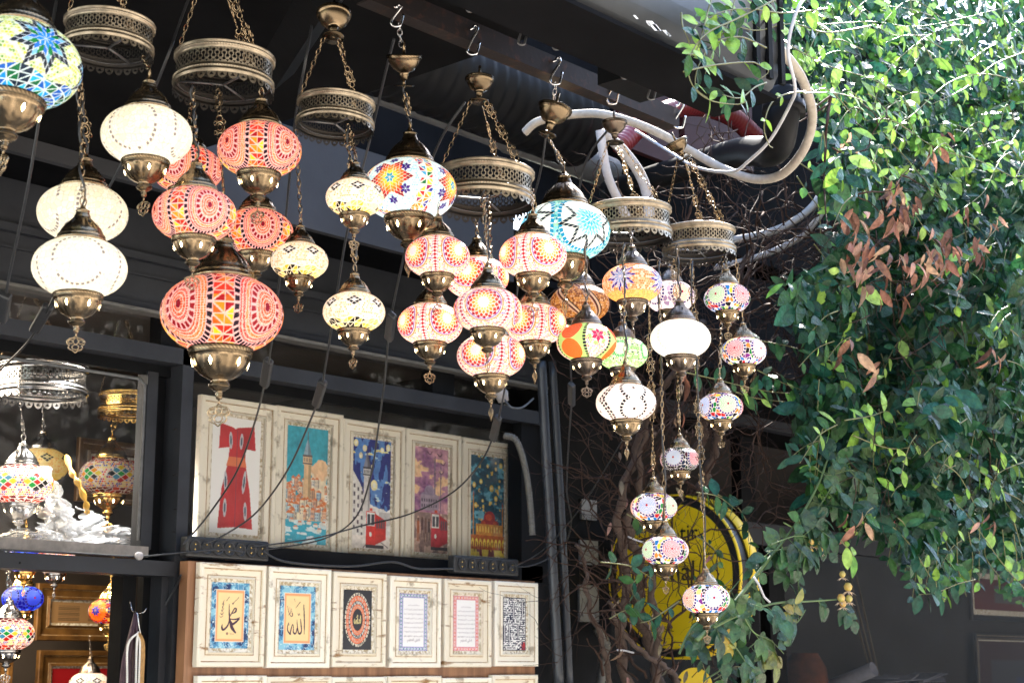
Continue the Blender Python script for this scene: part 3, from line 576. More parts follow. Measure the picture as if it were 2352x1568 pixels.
# grey board and dark soffit
ztop, zbot = Z_at(560, 256, 4.3), Z_at(330, 425, 4.3)
o = sbox('wall_board', (X_at(-60, 100, 4.3), 4.3, zbot), (X_at(1180, 520, 4.3), 4.33, ztop), m_board, kind=None); tag(o, 'smooth grey board high on the wall behind the lamps', 'board')
sbox('wall_upper', (X_at(-80, 100, 4.3), 4.34, ztop+.0), (24, 4.4, 5.25), m_soff)
zw0 = Z_at(0, 528, YW)
sbox('wall_soffit', (X_at(-80, 300), 4.335, zbot+.03), (X_at(1260), YW+.4, zbot+.06), m_soff)
wl = sbox('wall_header', (X_at(-60, 600), YW, Z_at(0, 652)), (X_at(1240), YW+.1, zbot+.03), m_paint)
# mouldings on the header: horizontal grooves as proud battens
b = MB()
for y0, y1, dp in ((512, 530, .03), (560, 566, .012), (632, 650, .02)):
    b.box((X_at(-60, 600), YW-dp, Z_at(0, y1)), (X_at(1238), YW-.001, Z_at(0, y0)))
o = b.build('header_batten', m_paint, None, False); tag(o, 'charcoal horizontal battens on the shop front header', 'batten')
o = sbox('window_ledge', (X_at(-60, 640), YW-.06, Z_at(0, 662)), (X_at(1236, 900), YW-.003, Z_at(0, 654)), m_ledge, kind=None); tag(o, 'thin weathered grey wooden ledge above the shop windows', 'ledge')
# shop front frame
sf = empty('shop_window_frame', (X_at(410), YW, 1.2)); tag(sf, 'charcoal steel frame of the shop window with a thick post', 'window frame', kind='thing')
def fr(name, lo, hi, mat=m_paint, par=None):
    o = MB().box(Vector(lo)-sf.location, Vector(hi)-sf.location).build(name, mat, sf, False); return o
xp0, xp1 = X_at(398, 1000), X_at(424, 1000); XL = X_at(-60, 900); XR = X_at(1190, 1100); XR2 = X_at(1238, 1100)
fr('post', (xp0, YW-.04, 1.0), (xp1, YW+.06, Z_at(399, 802)))
b = MB(); b.box(Vector((X_at(366), YW+.055, 1.0))-sf.location, Vector((xp0, YW+.09, Z_at(399, 835)))-sf.location); b.build('post_side', m_paintd, sf, False)
fr('transom_beam', (XL, YW-.04, Z_at(0, 773)), (XR2, YW+.06, Z_at(0, 733)))
fr('transom_recess', (XL, YW+.03, Z_at(0, 800)), (XR2, YW+.06, Z_at(0, 773)), m_paintd)
fr('sill_beam', (XL, YW-.042, Z_at(0, 1305)), (xp0, YW+.06, Z_at(0, 1268)))
fr('sill_beam', (xp1, YW-.02, Z_at(430, 1292)), (XR2, YW+.06, Z_at(430, 1244)), m_paintd)
fr('transom_post', (X_at(367, 760), YW-.01, Z_at(0, 733)), (X_at(400, 770), YW+.06, Z_at(0, 652)), m_paintd)
fr('transom_post', (X_at(990, 870), YW-.01, Z_at(0, 733)), (X_at(1040, 870), YW+.06, Z_at(0, 652)), m_paintd)
fr('side_post', (XR, YW-.02, .9), (XR2, YW+.06, Z_at(0, 733)), m_paintd)
fr('lower_post', (X_at(300, 1400), YW+.05, .9), (X_at(330, 1400), YW+.12, Z_at(0, 1305)), m_paintd)
fr('lower_post', (X_at(365, 1400), YW-.01, .9), (X_at(388, 1400), YW+.09, Z_at(0, 1305)), m_paint)
# left window sash with pale sealant
m_seal = pmat('grubby_sealant', (.10,.105,.11), .6, 0, .3, 40, .4)
m_sealp = pmat('pale_sealant', (.20,.18,.16), .7, 0, .25, 30, .4)
zt, zbm = Z_at(0, 815), Z_at(0, 1238)
b = MB(); o_ = sf.location; xs0 = X_at(342, 1000)
b.box(Vector((xs0, YW+.02, zbm))-o_, Vector((X_at(366), YW+.08, zt+.03))-o_); b.build('sash_stile', m_paint, sf, False)
b = MB(); b.tube([Vector((xs0-.004, YW+.03, zbm+.03))-o_, Vector((xs0-.004, YW+.03, zt-.02))-o_, Vector((xs0-.03, YW+.03, zt))-o_, Vector((XL, YW+.03, zt+.002))-o_], .006, 6); b.build('sealant_bead', m_seal, sf)
b = MB(); b.box(Vector((XL, YW-.02, zbm-.03))-o_, Vector((xs0+.005, YW+.06, zbm+.006))-o_); b.build('sealant_sill', m_sealp, sf, False)
b = MB()
for px, py in ((403, 985), (404, 1168), (402, 1090), (45, 1292), (401, 1220)):
    P = at(px, py, YW-.041); b.tube([P-o_+Vector((0, -.003, 0)), P-o_+Vector((0, .01, 0))], .004, 8)
b.build('screw_head', m_hole, sf)
def pane(name, x0, x1, z0, z1, Y, mt=None): b = MB(); b.add([Vector((x0, Y, z0))-o_, Vector((x1, Y, z0))-o_, Vector((x1, Y, z1))-o_, Vector((x0, Y, z1))-o_], ((0,1,2,3),)); return b.build(name, mt or m_glass, sf, False)
pane('pane', XL, xs0, zbm, zt+.01, YW+.045); pane('pane', xp1, XR, Z_at(430, 1244), Z_at(0, 773), YW+.045, m_glass_veiled)
pane('pane', XL, X_at(367), Z_at(0, 733), Z_at(0, 652), YW+.045); pane('pane', X_at(400), X_at(990), Z_at(0, 733), Z_at(0, 652), YW+.045); pane('pane', X_at(1040), XR, Z_at(0, 733), Z_at(0, 652), YW+.045)
# shop interior
m_int = pmat('dark_interior_wall', (.045,.035,.03), .8, 0, .3, 3)
m_int2 = pmat('dark_grey_brown_render', (.012,.0095,.009), .9, 0, .45, 2.5, .3, bscale=60)
sbox('wall_interior', (.2, 6.9, 0), (6.6, 7.0, ZB+.34), m_int)
sbox('wall_interior_left', (.1, YW+.1, 0), (.2, 7.0, ZB+.34), m_int)
sbox('wall_party', (XR2, YW-.0, 0), (XR2+.06, 7.0, ZB+.3), m_paintd)
sbox('ceiling_interior', (.2, YW+.1, Z_at(0, 560)), (XR2, 6.9, Z_at(0, 560)+.05), m_int)
sbox('floor_interior', (.2, YW+.1, 0.02), (XR2, 6.9, .06), m_int)
sbox('wall_below_window', (.1, YW+.0, 0), (XR2, YW+.08, .9), m_paintd)
P = atd(195, 945, 8.2)
m_tube = emat('fluorescent_light', (1, .97, .9), 9)
o = MB().box((P.x-.14, P.y-.05, P.z-.02), (P.x+.14, P.y+.6, P.z+.02)).build('ceiling_light', m_tube, None, False); tag(o, 'bright white rectangular ceiling light inside the shop', 'ceiling light')
al = bpy.data.lights.new('shop_lamp_light', 'AREA'); al.energy = 9; al.color = (1, .86, .66); al.size = 1.0; ao = bpy.data.objects.new('shop_lamp_light', al); link(ao); ao.location = (2.4, 5.6, 2.75)
al = bpy.data.lights.new('shop_lamp_light', 'AREA'); al.energy = 6; al.color = (1, .78, .5); al.size = .6; ao = bpy.data.objects.new('shop_lamp_light', al); link(ao); ao.location = (3.2, 6.2, 2.3)
sbox('wall_lintel', (XR2, 4.34, 3.0), (24, 4.40, 3.6), m_soff)
# -------------------------------------------------------------- back facade on the right
YB = 6.2
m_darkglass = glassmat('dark_cafe_glass', .05, (.75,.75,.75), .004)
sbox('wall_back', (XR2+.06, 7.0, 0), (24, 7.1, 3.4), m_int2)
sbox('wall_back_upper', (XR2+.06, YB+.02, Z_at(1720, 900, YB)), (24, YB+.2, 3.32), m_int2)
bf = empty('cafe_window_frame', (at(1725, 1250, YB).x, YB, 1.0)); tag(bf, 'dark steel window frame of the cafe behind the vine', 'window frame')
def fb(name, px0, px1, z0, z1, mat=m_paintd, Y=YB, d=.08):
    xa, xb = at(px0, 1300, Y).x, at(px1, 1300, Y).x; return MB().box(Vector((xa, Y, z0))-bf.location, Vector((xb, Y+d, z1))-bf.location).build(name, mat, bf, False)
zh = Z_at(1740, 1225, YB)
fb('post', 1708, 1740, .5, ZB+.3); fb('post', 1765, 1800, .5, zh-.03); fb('post', 1395, 1440, .5, ZB+.3, m_paintd)
fb('rail', 1440, 2600, zh-.075, zh+.075, m_paint, YB-.01); fb('rail', 1440, 2600, Z_at(1500, 935, YB), Z_at(1500, 905, YB), m_paint, YB-.01)
b = MB(); xa, xb = at(1440, 1300, YB).x, at(2600, 1300, YB).x; b.add([Vector(p)-bf.location for p in ((xa, YB+.04, .3), (xb, YB+.04, .3), (xb, YB+.04, zh), (xa, YB+.04, zh))], ((0,1,2,3),)); b.build('pane', m_darkglass, bf, False)
# left part of that recess: dark panelled side wall with bracket plates and pipes
sbox('wall_recess', (XR2+.07, YW+.5, 0), (at(1400, 1200, YW+.5).x, YW+.56, ZB+.3), m_paintd)
def pipe(name, pts, r, mat, label, cat, n=10, sm=6, group=None, Yr=None):
    o = MB().tube(smooth_path(pts, sm) if len(pts) > 2 else pts, r, n).build(name, mat); tag(o, label, cat, group); return o
m_pole = pmat('satin_dark_pole', (.045,.05,.058), .35, .2, .2, 6)
pipe('drain_pole', [at(1243, 830, 4.5), at(1252, 1000, 4.5), at(1268, 1280, 4.5), at(1284, 1580, 4.5)], .022, m_pole, 'slim dark satin pole right of the picture frames, nearer one', 'pole')
pipe('drain_pole', [at(1268, 830, 4.6), at(1290, 1200, 4.6), at(1308, 1580, 4.6)], .018, m_pole, 'slim dark pole just right of the nearer satin pole', 'pole')
m_plate = pmat('galvanised_plate', (.20,.21,.22), .5, .5, .2, 20)
for i, (px, py, w, h) in enumerate(((1352, 1385, .075, .09), (1352, 1268, .07, .06), (1352, 1170, .06, .05))):
    P = at(px, py, YW+.49); b = MB(); b.box((P.x-w, YW+.485, P.z-h), (P.x+w, YW+.498, P.z+h))
    for sx in (-.7, .7): b.tube([(P.x+sx*w, YW+.475, P.z-h*.6), (P.x+sx*w, YW+.49, P.z-h*.6)], .012, 8)
    tag(b.build('bracket_plate', m_plate, None, False), ('grey bolted bracket plate, lowest of three beside the trunks', 'grey bolted bracket plate, middle of three beside the trunks', 'small grey bracket plate, topmost of three beside the trunks')[i], 'bracket', 'bracket plates')
# red panel and red hose behind the hooks
m_red = pmat('dull_red_panel', (.035,.0015,.002), .6, 0, .3, 4); m_redh = pmat('red_hose', (.13,.003,.007), .35, 0, .15, 10)
b = MB()
for px0, px1 in ((1260, 1395), (1420, 1560), (1570, 1730)):
    p0, p1 = at(px0, 180, 4.25), at(px1, 350, 4.25); b.box((p0.x, 4.25, at(px0, 330, 4.25).z), (p1.x, 4.28, at(px0, 165, 4.25).z))
o = b.build('red_wall_board', m_red, None, False); tag(o, 'dull dark red boards under the roof behind the hooks', 'panel')
duct('red_hose', [at(1425, 335, 3.3), at(1470, 290, 3.3), at(1540, 252, 3.3), at(1610, 245, 3.3), at(1680, 268, 3.3), at(1735, 315, 3.3)], .038, m_redh, .02, 'red flexible hose arching behind the hooks', 'hose', .02)
m_hose = pmat('cream_fabric_hose', (.33,.29,.24), .7, 0, .15, 60, .3); m_hosew = pmat('white_fabric_hose', (.36,.34,.34), .7, 0, .12, 50, .3)
duct('corrugated_hose', [at(1205, 305, 3.05), at(1240, 278, 3.0), at(1330, 262, 2.9), at(1400, 266, 2.8), at(1500, 300, 2.7), at(1600, 355, 2.6), at(1670, 392, 2.5), at(1740, 412, 2.4), at(1800, 398, 2.3), at(1848, 340, 2.2), at(1866, 270, 2.15), at(1850, 200, 2.1), at(1822, 150, 2.05), at(1780, 105, 1.98), at(1730, 70, 1.95), at(1650, 40, 1.95), at(1560, 5, 1.95)], .0125, m_hose, .006, 'long cream corrugated hose looping round the end of the awning', 'hose', .05, 12)
duct('wrapped_hose', [at(1378, 300, 3.0), at(1385, 350, 3.0), at(1398, 410, 3.0), at(1425, 470, 3.0), at(1450, 520, 3.0)], .014, m_hosew, .01, 'white cloth wrapped hose, left of the pair behind the hammered cup', 'hose', .01, 12)
duct('wrapped_hose', [at(1385, 305, 3.05), at(1430, 345, 3.05), at(1470, 400, 3.05), at(1488, 455, 3.05), at(1492, 520, 3.05)], .018, m_hosew, .01, 'white cloth wrapped hose, right of the pair behind the hammered cup', 'hose', .01, 12)
duct('wrapped_hose', [at(1600, 560, 3.4), at(1700, 548, 3.3), at(1790, 525, 3.2), at(1860, 480, 3.1), at(1900, 420, 3.1)], .014, m_hosew, .01, 'upper white wrapped hose right of the smallest brass ring', 'hose', .01, 12)
duct('wrapped_hose', [at(1640, 615, 3.4), at(1740, 590, 3.3), at(1830, 550, 3.2), at(1880, 500, 3.1), at(1910, 440, 3.1)], .012, m_hosew, .01, 'lower white wrapped hose right of the smallest brass ring', 'hose', .01, 12)
m_wcable = pmat('white_cable', (.42,.42,.44), .5)
pipe('white_cable', [at(1870, -20, 1.8), at(1835, 15, 1.8), at(1810, 110, 1.82), at(1826, 200, 1.84), at(1815, 240, 1.9), at(1770, 320, 2.0), at(1720, 370, 2.1), at(1680, 395, 2.2), at(1600, 385, 2.4), at(1540, 350, 2.6), at(1460, 300, 2.8)], .004, m_wcable, 'thin white cable looping down beside the cream hose', 'cable')
pipe('rain_pipe', [at(1800, 215, 2.2), at(1797, 280, 2.2), at(1775, 345, 2.3), at(1700, 350, 2.6), at(1560, 390, 3.1), at(1400, 440, 3.6)], .044, m_duct, 'black rain pipe bending under the awning end', 'pipe', 20)
b = MB(); b.tube([at(1801, 238, 2.2), at(1800, 262, 2.2)], .058, 20); tag(b.build('pipe_collar', m_duct), 'black collar on the bent rain pipe', 'pipe collar')
m_spring = pmat('pale_spiral_hose', (.12,.115,.10), .5, 0, .2, 30)
duct('spiral_hose', [at(1160, 1000, 4.55), at(1185, 1010, 4.5), at(1203, 1060, 4.5), at(1215, 1130, 4.5), at(1223, 1230, 4.5)], .013, m_spring, .011, 'grey spiral hose hanging down beside the last picture frame', 'hose', .16, 10)
duct('spiral_hose', [at(1370, 1440, 5.0), at(1392, 1480, 5.0), at(1385, 1530, 5.0), at(1375, 1600, 5.0)], .022, m_spring, .016, 'grey spiral hose low down beside the vine trunks', 'hose', .12, 10)
P = at(1152, 905, 4.5); b = MB(); b.tube([P+Vector((-.03, 0, .03)), P+Vector((0, 0, 0)), P+Vector((.012, 0, -.03))], [.02, .03, .022], 12); b2 = b.build('wall_light', m_hosew); tag(b2, 'small white rounded light on the shop front header', 'wall light')
pipe('coiled_wire', [at(1160, 918, 4.45), at(1175, 935, 4.4), at(1200, 935, 4.4), at(1225, 915, 4.45)], .004, m_seal, 'short pale curved wire beside the white wall light', 'wire')
# ------------------------------------------------------------------ pictures
def canvas(w, h, col): a = np.zeros((h, w, 3), np.float32); a[:] = col; return a
def grid(a): h, w, _ = a.shape; y, x = np.mgrid[0:h, 0:w]; return (x+.5)/w, (y+.5)/h
def poly(a, pts, col):
    X, Y = grid(a); ins = np.zeros(X.shape, bool); n = len(pts)
    for i in range(n):
        x1, y1 = pts[i]; x2, y2 = pts[(i+1) % n]
        if y1 == y2: continue
        c = ((y1 > Y) != (y2 > Y)) & (X < (x2-x1)*(Y-y1)/(y2-y1)+x1); ins ^= c
    a[ins] = col; return ins
def disc(a, cx, cy, rx, ry, col):
    X, Y = grid(a); m = ((X-cx)/rx)**2+((Y-cy)/ry)**2 < 1; a[m] = col; return m
def rect(a, x0, y0, x1, y1, col): X, Y = grid(a); a[(X > x0) & (X < x1) & (Y > y0) & (Y < y1)] = col
def stroke(a, pts, w, col, asp):
    """pts [(x,y)] 0..1, w widths in x units (list)"""
    X, Y = grid(a); Y2 = Y*asp; P = [Vector((x, y*asp, 0)) for x, y in pts]; P = smooth_path(P, 6); n = len(P)
    ws = w if hasattr(w, '__len__') else [w, w]
    for i, p in enumerate(P[:-1]):
        q = P[i+1]; t = i/(n-1)*(len(ws)-1); k = min(int(t), len(ws)-2); ww = ws[k]+(ws[k+1]-ws[k])*(t-k)
        dx, dy = q.x-p.x, q.y-p.y; L = dx*dx+dy*dy+1e-12; s = np.clip(((X-p.x)*dx+(Y2-p.y)*dy)/L, 0, 1)
        m = np.hypot(X-p.x-s*dx, Y2-p.y-s*dy) < ww/2; a[m] = col
def noise(a, s, seed=0, oct=4, stretch=(1, 1)):
    X, Y = grid(a); out = np.zeros(X.shape); amp = 1; tot = 0
    for o in range(oct):
        u, v = X*s*stretch[0]*2**o, Y*s*a.shape[0]/a.shape[1]*stretch[1]*2**o; i, j = np.floor(u), np.floor(v); fu, fv = u-i, v-j; fu = fu*fu*(3-2*fu); fv = fv*fv*(3-2*fv)
        g = lambda p, q: hsh(p+13*seed, q+7*o, seed)
        out += amp*((g(i, j)*(1-fu)+g(i+1, j)*fu)*(1-fv)+(g(i, j+1)*(1-fu)+g(i+1, j+1)*fu)*fv); tot += amp; amp *= .55
    return out/tot
def houses(a, x0, x1, y0, y1, n, seed, cols, roof, s=1.):
    rr = random.Random(seed)
    H = sorted([(y0+(y1-y0)*rr.random()**.8, x0+(x1-x0)*rr.random()) for _ in range(n)])
    for y, x in H:
        w, h = rr.uniform(.07, .13)*s, rr.uniform(.05, .1)*s; c = rr.choice(cols); rect(a, x, y, x+w, y+h, c); rect(a, x+w*.7, y, x+w, y+h, tuple(k*.6 for k in c))
        poly(a, [(x-.01, y), (x+w*.5, y-.022*s), (x+w+.01, y)], roof)
        for k in range(3):
            for l in range(2): rect(a, x+w*(.12+.3*k), y+h*(.2+.4*l), x+w*(.22+.3*k), y+h*(.42+.4*l), (.12,.12,.2))
def tower(a, cx, top, bot, w, body, dark, cone):
    poly(a, [(cx-w*.38, bot), (cx-w*.34, top+.28), (cx+w*.34, top+.28), (cx+w*.38, bot)], body); rect(a, cx+w*.12, top+.28, cx+w*.36, bot, tuple(k*.62 for k in body))
    rect(a, cx-w*.44, top+.215, cx+w*.44, top+.285, body); rect(a, cx-w*.5, top+.265, cx+w*.5, top+.278, dark); rect(a, cx-w*.48, top+.20, cx+w*.48, top+.215, dark)
    for k in range(5): rect(a, cx-w*(.36-.17*k), top+.225, cx-w*(.29-.17*k), top+.26, dark)
    poly(a, [(cx-w*.42, top+.2), (cx, top+.05), (cx+w*.42, top+.2)], cone); poly(a, [(cx+w*.05, top+.2), (cx, top+.05), (cx+w*.42, top+.2)], tuple(k*.55 for k in cone)); rect(a, cx-.006, top, cx+.006, top+.07, dark)
def tram(a, cx, cy, s, red=(.62,.03,.03)):
    rect(a, cx-.2*s, cy-.16*s, cx+.06*s, cy+.16*s, red); poly(a, [(cx+.06*s, cy-.14*s), (cx+.36*s, cy-.08*s), (cx+.36*s, cy+.1*s), (cx+.06*s, cy+.16*s)], tuple(k*.8 for k in red))
    rect(a, cx-.18*s, cy-.15*s, cx+.04*s, cy-.02*s, (.85,.85,.82)); rect(a, cx-.16*s, cy-.13*s, cx-.08*s, cy-.03*s, (.06,.06,.08)); rect(a, cx-.05*s, cy-.13*s, cx+.03*s, cy-.03*s, (.06,.06,.08))
    for k in range(4): rect(a, cx+(.09+.065*k)*s, cy-.09*s, cx+(.13+.065*k)*s, cy-.0*s, (.08,.08,.1))
    rect(a, cx-.1*s, cy-.19*s, cx-.02*s, cy-.165*s, (.8,.1,.05)); disc(a, cx-.07*s, cy+.06*s, .035*s, .022*s, (.9,.9,.85)); rect(a, cx-.2*s, cy+.16*s, cx+.3*s, cy+.19*s, (.05,.04,.05))
def pic_dress():
    a = canvas(110, 235, (.93,.93,.91)); D = (.50,.03,.035)
    poly(a, [(.16,.06),(.42,.085),(.47,.1),(.52,.085),(.86,.06),(.90,.27),(.68,.26),(.70,.40),(.80,.62),(.88,.95),(.52,.94),(.16,.96),(.22,.62),(.33,.40),(.36,.26),(.14,.28)], D)
    poly(a, [(.35,.34),(.68,.34),(.72,.42),(.30,.42)], (.75,.20,.08)); rect(a, .505, .10, .52, .95, (.12,.05,.08))
    n = noise(a, 6, 3, 4, (1, .35)); m = (a[..., 0] > .4) & (a[..., 1] < .1); a[m] *= (.75+.6*n[m])[..., None]
    for cx, cy, ry, tl in ((.38,.20,.075,.1),(.60,.20,.07,-.1),(.30,.56,.09,.1),(.68,.55,.1,-.2),(.30,.78,.08,.0),(.72,.80,.08,.1)):
        X, Y = grid(a); q = ((X-cx-tl*(Y-cy))/.035)**2+((Y-cy)/ry)**2; a[q < 1] = (.55,.55,.58); a[q < .3] = (.1,.15,.2)
    return a
def pic_town():
    a = canvas(110, 235, (.1,.5,.62)); X, Y = grid(a); n = noise(a, 3, 1)[..., None]; sky = np.array((.05,.42,.55))*(.7+.6*n); cl = np.array((.95,.82,.6)); a[:] = sky
    k = noise(a, 2.5, 8); m = (k+Y*1.1-.55) > .42; a[m] = cl*(.85+.2*n[m]); a[(m) & (k > .6)] = (.9,.6,.35)
    houses(a, -.05, 1, .42, .72, 60, 4, [(.85,.72,.55),(.8,.5,.3),(.9,.85,.75),(.75,.4,.25),(.4,.55,.65)], (.75,.22,.08)); tower(a, .5, .04, .62, .24, (.80,.55,.30), (.15,.12,.12), (.35,.5,.6))
    houses(a, -.05, 1, .62, .76, 26, 9, [(.9,.8,.6),(.85,.5,.3),(.55,.7,.75),(.92,.88,.8)], (.7,.2,.06), 1.2)
    w = Y > .80; nn = noise(a, 8, 5, 3, (.4, 1.6)); a[w] = np.where((nn[w] > .55)[:, None], (.75,.9,.93), (.05,.45,.62)); 
    for x, y in ((.08,.8),(.28,.82),(.5,.81),(.66,.83),(.86,.81),(.18,.86),(.75,.87)): poly(a, [(x,y),(x+.14,y),(x+.12,y+.022),(x+.02,y+.022)], (.85,.82,.75)); rect(a, x+.03, y-.015, x+.11, y, (.75,.3,.15))
    return a
def pic_tramnight():
    a = canvas(110, 235, (.9,.9,.88)); X, Y = grid(a); n = noise(a, 5, 2, 4, (1.6, .6)); s = Y < .62-.12*np.abs(X-.9)+.05*n
    a[s] = np.where((n[s] > .54)[:, None], (.10,.25,.6), (.02,.03,.2)); n2 = noise(a, 9, 6, 3, (.5, 1.5)); m = s & (n2 > .66) & (X > .3); a[m] = (.5,.72,.85); m = s & (n2 > .74); a[m] = (.9,.75,.2)
    for x, y, r in ((.07,.05,.06),(.30,.09,.055),(.76,.09,.05),(.92,.06,.06),(.2,.16,.05),(.56,.42,.09),(.5,.25,.03)): disc(a, x, y, r, r*.55, (.92,.85,.45)); disc(a, x, y, r*.5, r*.27, (.95,.95,.8))
    poly(a, [(0,.3),(.2,.42),(.34,.55),(.34,.9),(0,.93)], (.78,.76,.72))
    for k in range(6):
        for l in range(3): rect(a, .03+.1*l, .42+.075*k+.03*l, .075+.1*l, .455+.075*k+.03*l, (.12,.1,.12))
    tower(a, .37, .06, .72, .22, (.7,.68,.66), (.05,.05,.06), (.25,.25,.3)); rect(a, .7, .66, 1, .78, (.6,.58,.58))
    X_, Y_ = grid(a); m = Y_ > .88; a[m] = (.86,.8,.75); stroke(a, [(.5,.9),(.3,.99)], .02, (.2,.15,.15), 2.1); stroke(a, [(.62,.9),(.95,.98)], .02, (.3,.25,.25), 2.1); tram(a, .55, .81, .95, (.75,.04,.03)); return a
def pic_mosque():
    a = canvas(110, 235, (.4,.2,.35)); X, Y = grid(a); n = noise(a, 3.2, 4, 4, (1, 1.8)); t = n[..., None]; a[:] = np.array((.16,.05,.18))*(1.6-1.6*t)+np.array((.9,.5,.5))*np.clip(t*1.5-.35, 0, 1)
    m = (n > .55) & (Y > .1) & (Y < .45); a[m] = (.92,.6,.35)
    for x in (.60,.78): rect(a, x-.014, .12+.35*(x-.6), x+.014, .6, (.22,.17,.25)); rect(a, x-.03, .24+.2*(x-.6), x+.03, .255+.2*(x-.6), (.15,.1,.15)); poly(a, [(x-.02,.13+.35*(x-.6)),(x,.06+.35*(x-.6)),(x+.02,.13+.35*(x-.6))], (.15,.1,.18))
    disc(a, .44, .42, .15, .06, (.32,.25,.36)); disc(a, .28, .47, .1, .04, (.28,.22,.32)); disc(a, .60, .48, .1, .04, (.3,.24,.34)); rect(a, .18, .45, .72, .6, (.38,.3,.38))
    for k in range(7):
        for l in range(2): rect(a, .21+.07*k, .49+.05*l, .245+.07*k, .52+.05*l, (.1,.07,.12))
    g = Y > .62; n2 = noise(a, 9, 7, 3, (1, .7)); a[g] = np.where((n2[g] > .5)[:, None], (.62,.42,.34), (.30,.2,.18)); tram(a, .70, .78, 1.0, (.55,.03,.05))
    for x, y, h, c in ((.08,.7,.2,(.4,.12,.05)),(.2,.69,.17,(.12,.06,.06)),(.3,.7,.2,(.15,.08,.07)),(.4,.7,.18,(.08,.05,.05))): rect(a, x, y, x+.075, y+h, c); disc(a, x+.037, y-.008, .03, .016, (.15,.08,.06)); rect(a, x+.03, y+h*.6, x+.045, y+h, (.5,.35,.28))
    for x, y in ((.45,.06),(.75,.07),(.85,.15),(.8,.24)): stroke(a, [(x-.08,y-.02),(x,y+.005),(x+.06,y-.025)], .018, (.06,.04,.06), 2.1)
    return a
def pic_glow():
    a = canvas(110, 235, (.01,.07,.12)); X, Y = grid(a); n = noise(a, 7, 5, 4, (.8, 1.4)); a[n > .52] = (.02,.16,.25); a[(n > .63)] = (.15,.45,.6); a[(noise(a, 8, 8, 3) > .72)] = (.85,.6,.12)
    for x, y, r in ((.9,.08,.05),(.75,.12,.035),(.5,.1,.035),(.3,.26,.045),(.62,.32,.06),(.1,.3,.05),(.75,.42,.05),(.35,.45,.03),(.15,.5,.05),(.85,.3,.035),(.5,.2,.03)): disc(a, x, y, r, r*.55, (.9,.65,.1)); disc(a, x, y, r*.45, r*.25, (.95,.9,.6))
    for cx, cy, rx in ((.56,.62,.17),(.4,.68,.1),(.74,.68,.1),(.25,.74,.09),(.88,.74,.08)): disc(a, cx, cy, rx, rx*.42, (.35,.02,.03)); disc(a, cx-.02, cy-.01, rx*.6, rx*.2, (.6,.08,.03))
    rect(a, .15, .68, .95, .80, (.65,.28,.04)); rect(a, 0, .79, 1, .93, (.5,.12,.02))
    for k in range(9): rect(a, .18+.085*k, .70, .205+.085*k, .76, (.95,.7,.15)); disc(a, .06+.115*k, .87, .042, .045, (.95,.72,.1)); rect(a, .045+.115*k, .86, .075+.115*k, .93, (.3,.04,.02))
    for x, t in ((.08,.4),(.95,.5)): rect(a, x-.015, t, x+.015, .8, (.7,.3,.05)); poly(a, [(x-.02,t),(x,t-.05),(x+.02,t)], (.5,.1,.03))
    g = Y > .93; n2 = noise(a, 14, 3, 2, (1, .3)); a[g] = np.where((n2[g] > .5)[:, None], (.9,.7,.1), (.2,.03,.05)); return a
def marble(a, m, seed):
    n = noise(a, 7, seed, 4); c = np.where((n > .56)[..., None], np.array((.25,.55,.68)), np.array((.08,.28,.48))); c = np.where((n < .36)[..., None], np.array((.01,.04,.14)), c); r = np.abs(noise(a, 9, seed+4)-.5) < .02; c[r] = (.6,.78,.82); a[m] = c[m]
INK = (.05,.02,.05)
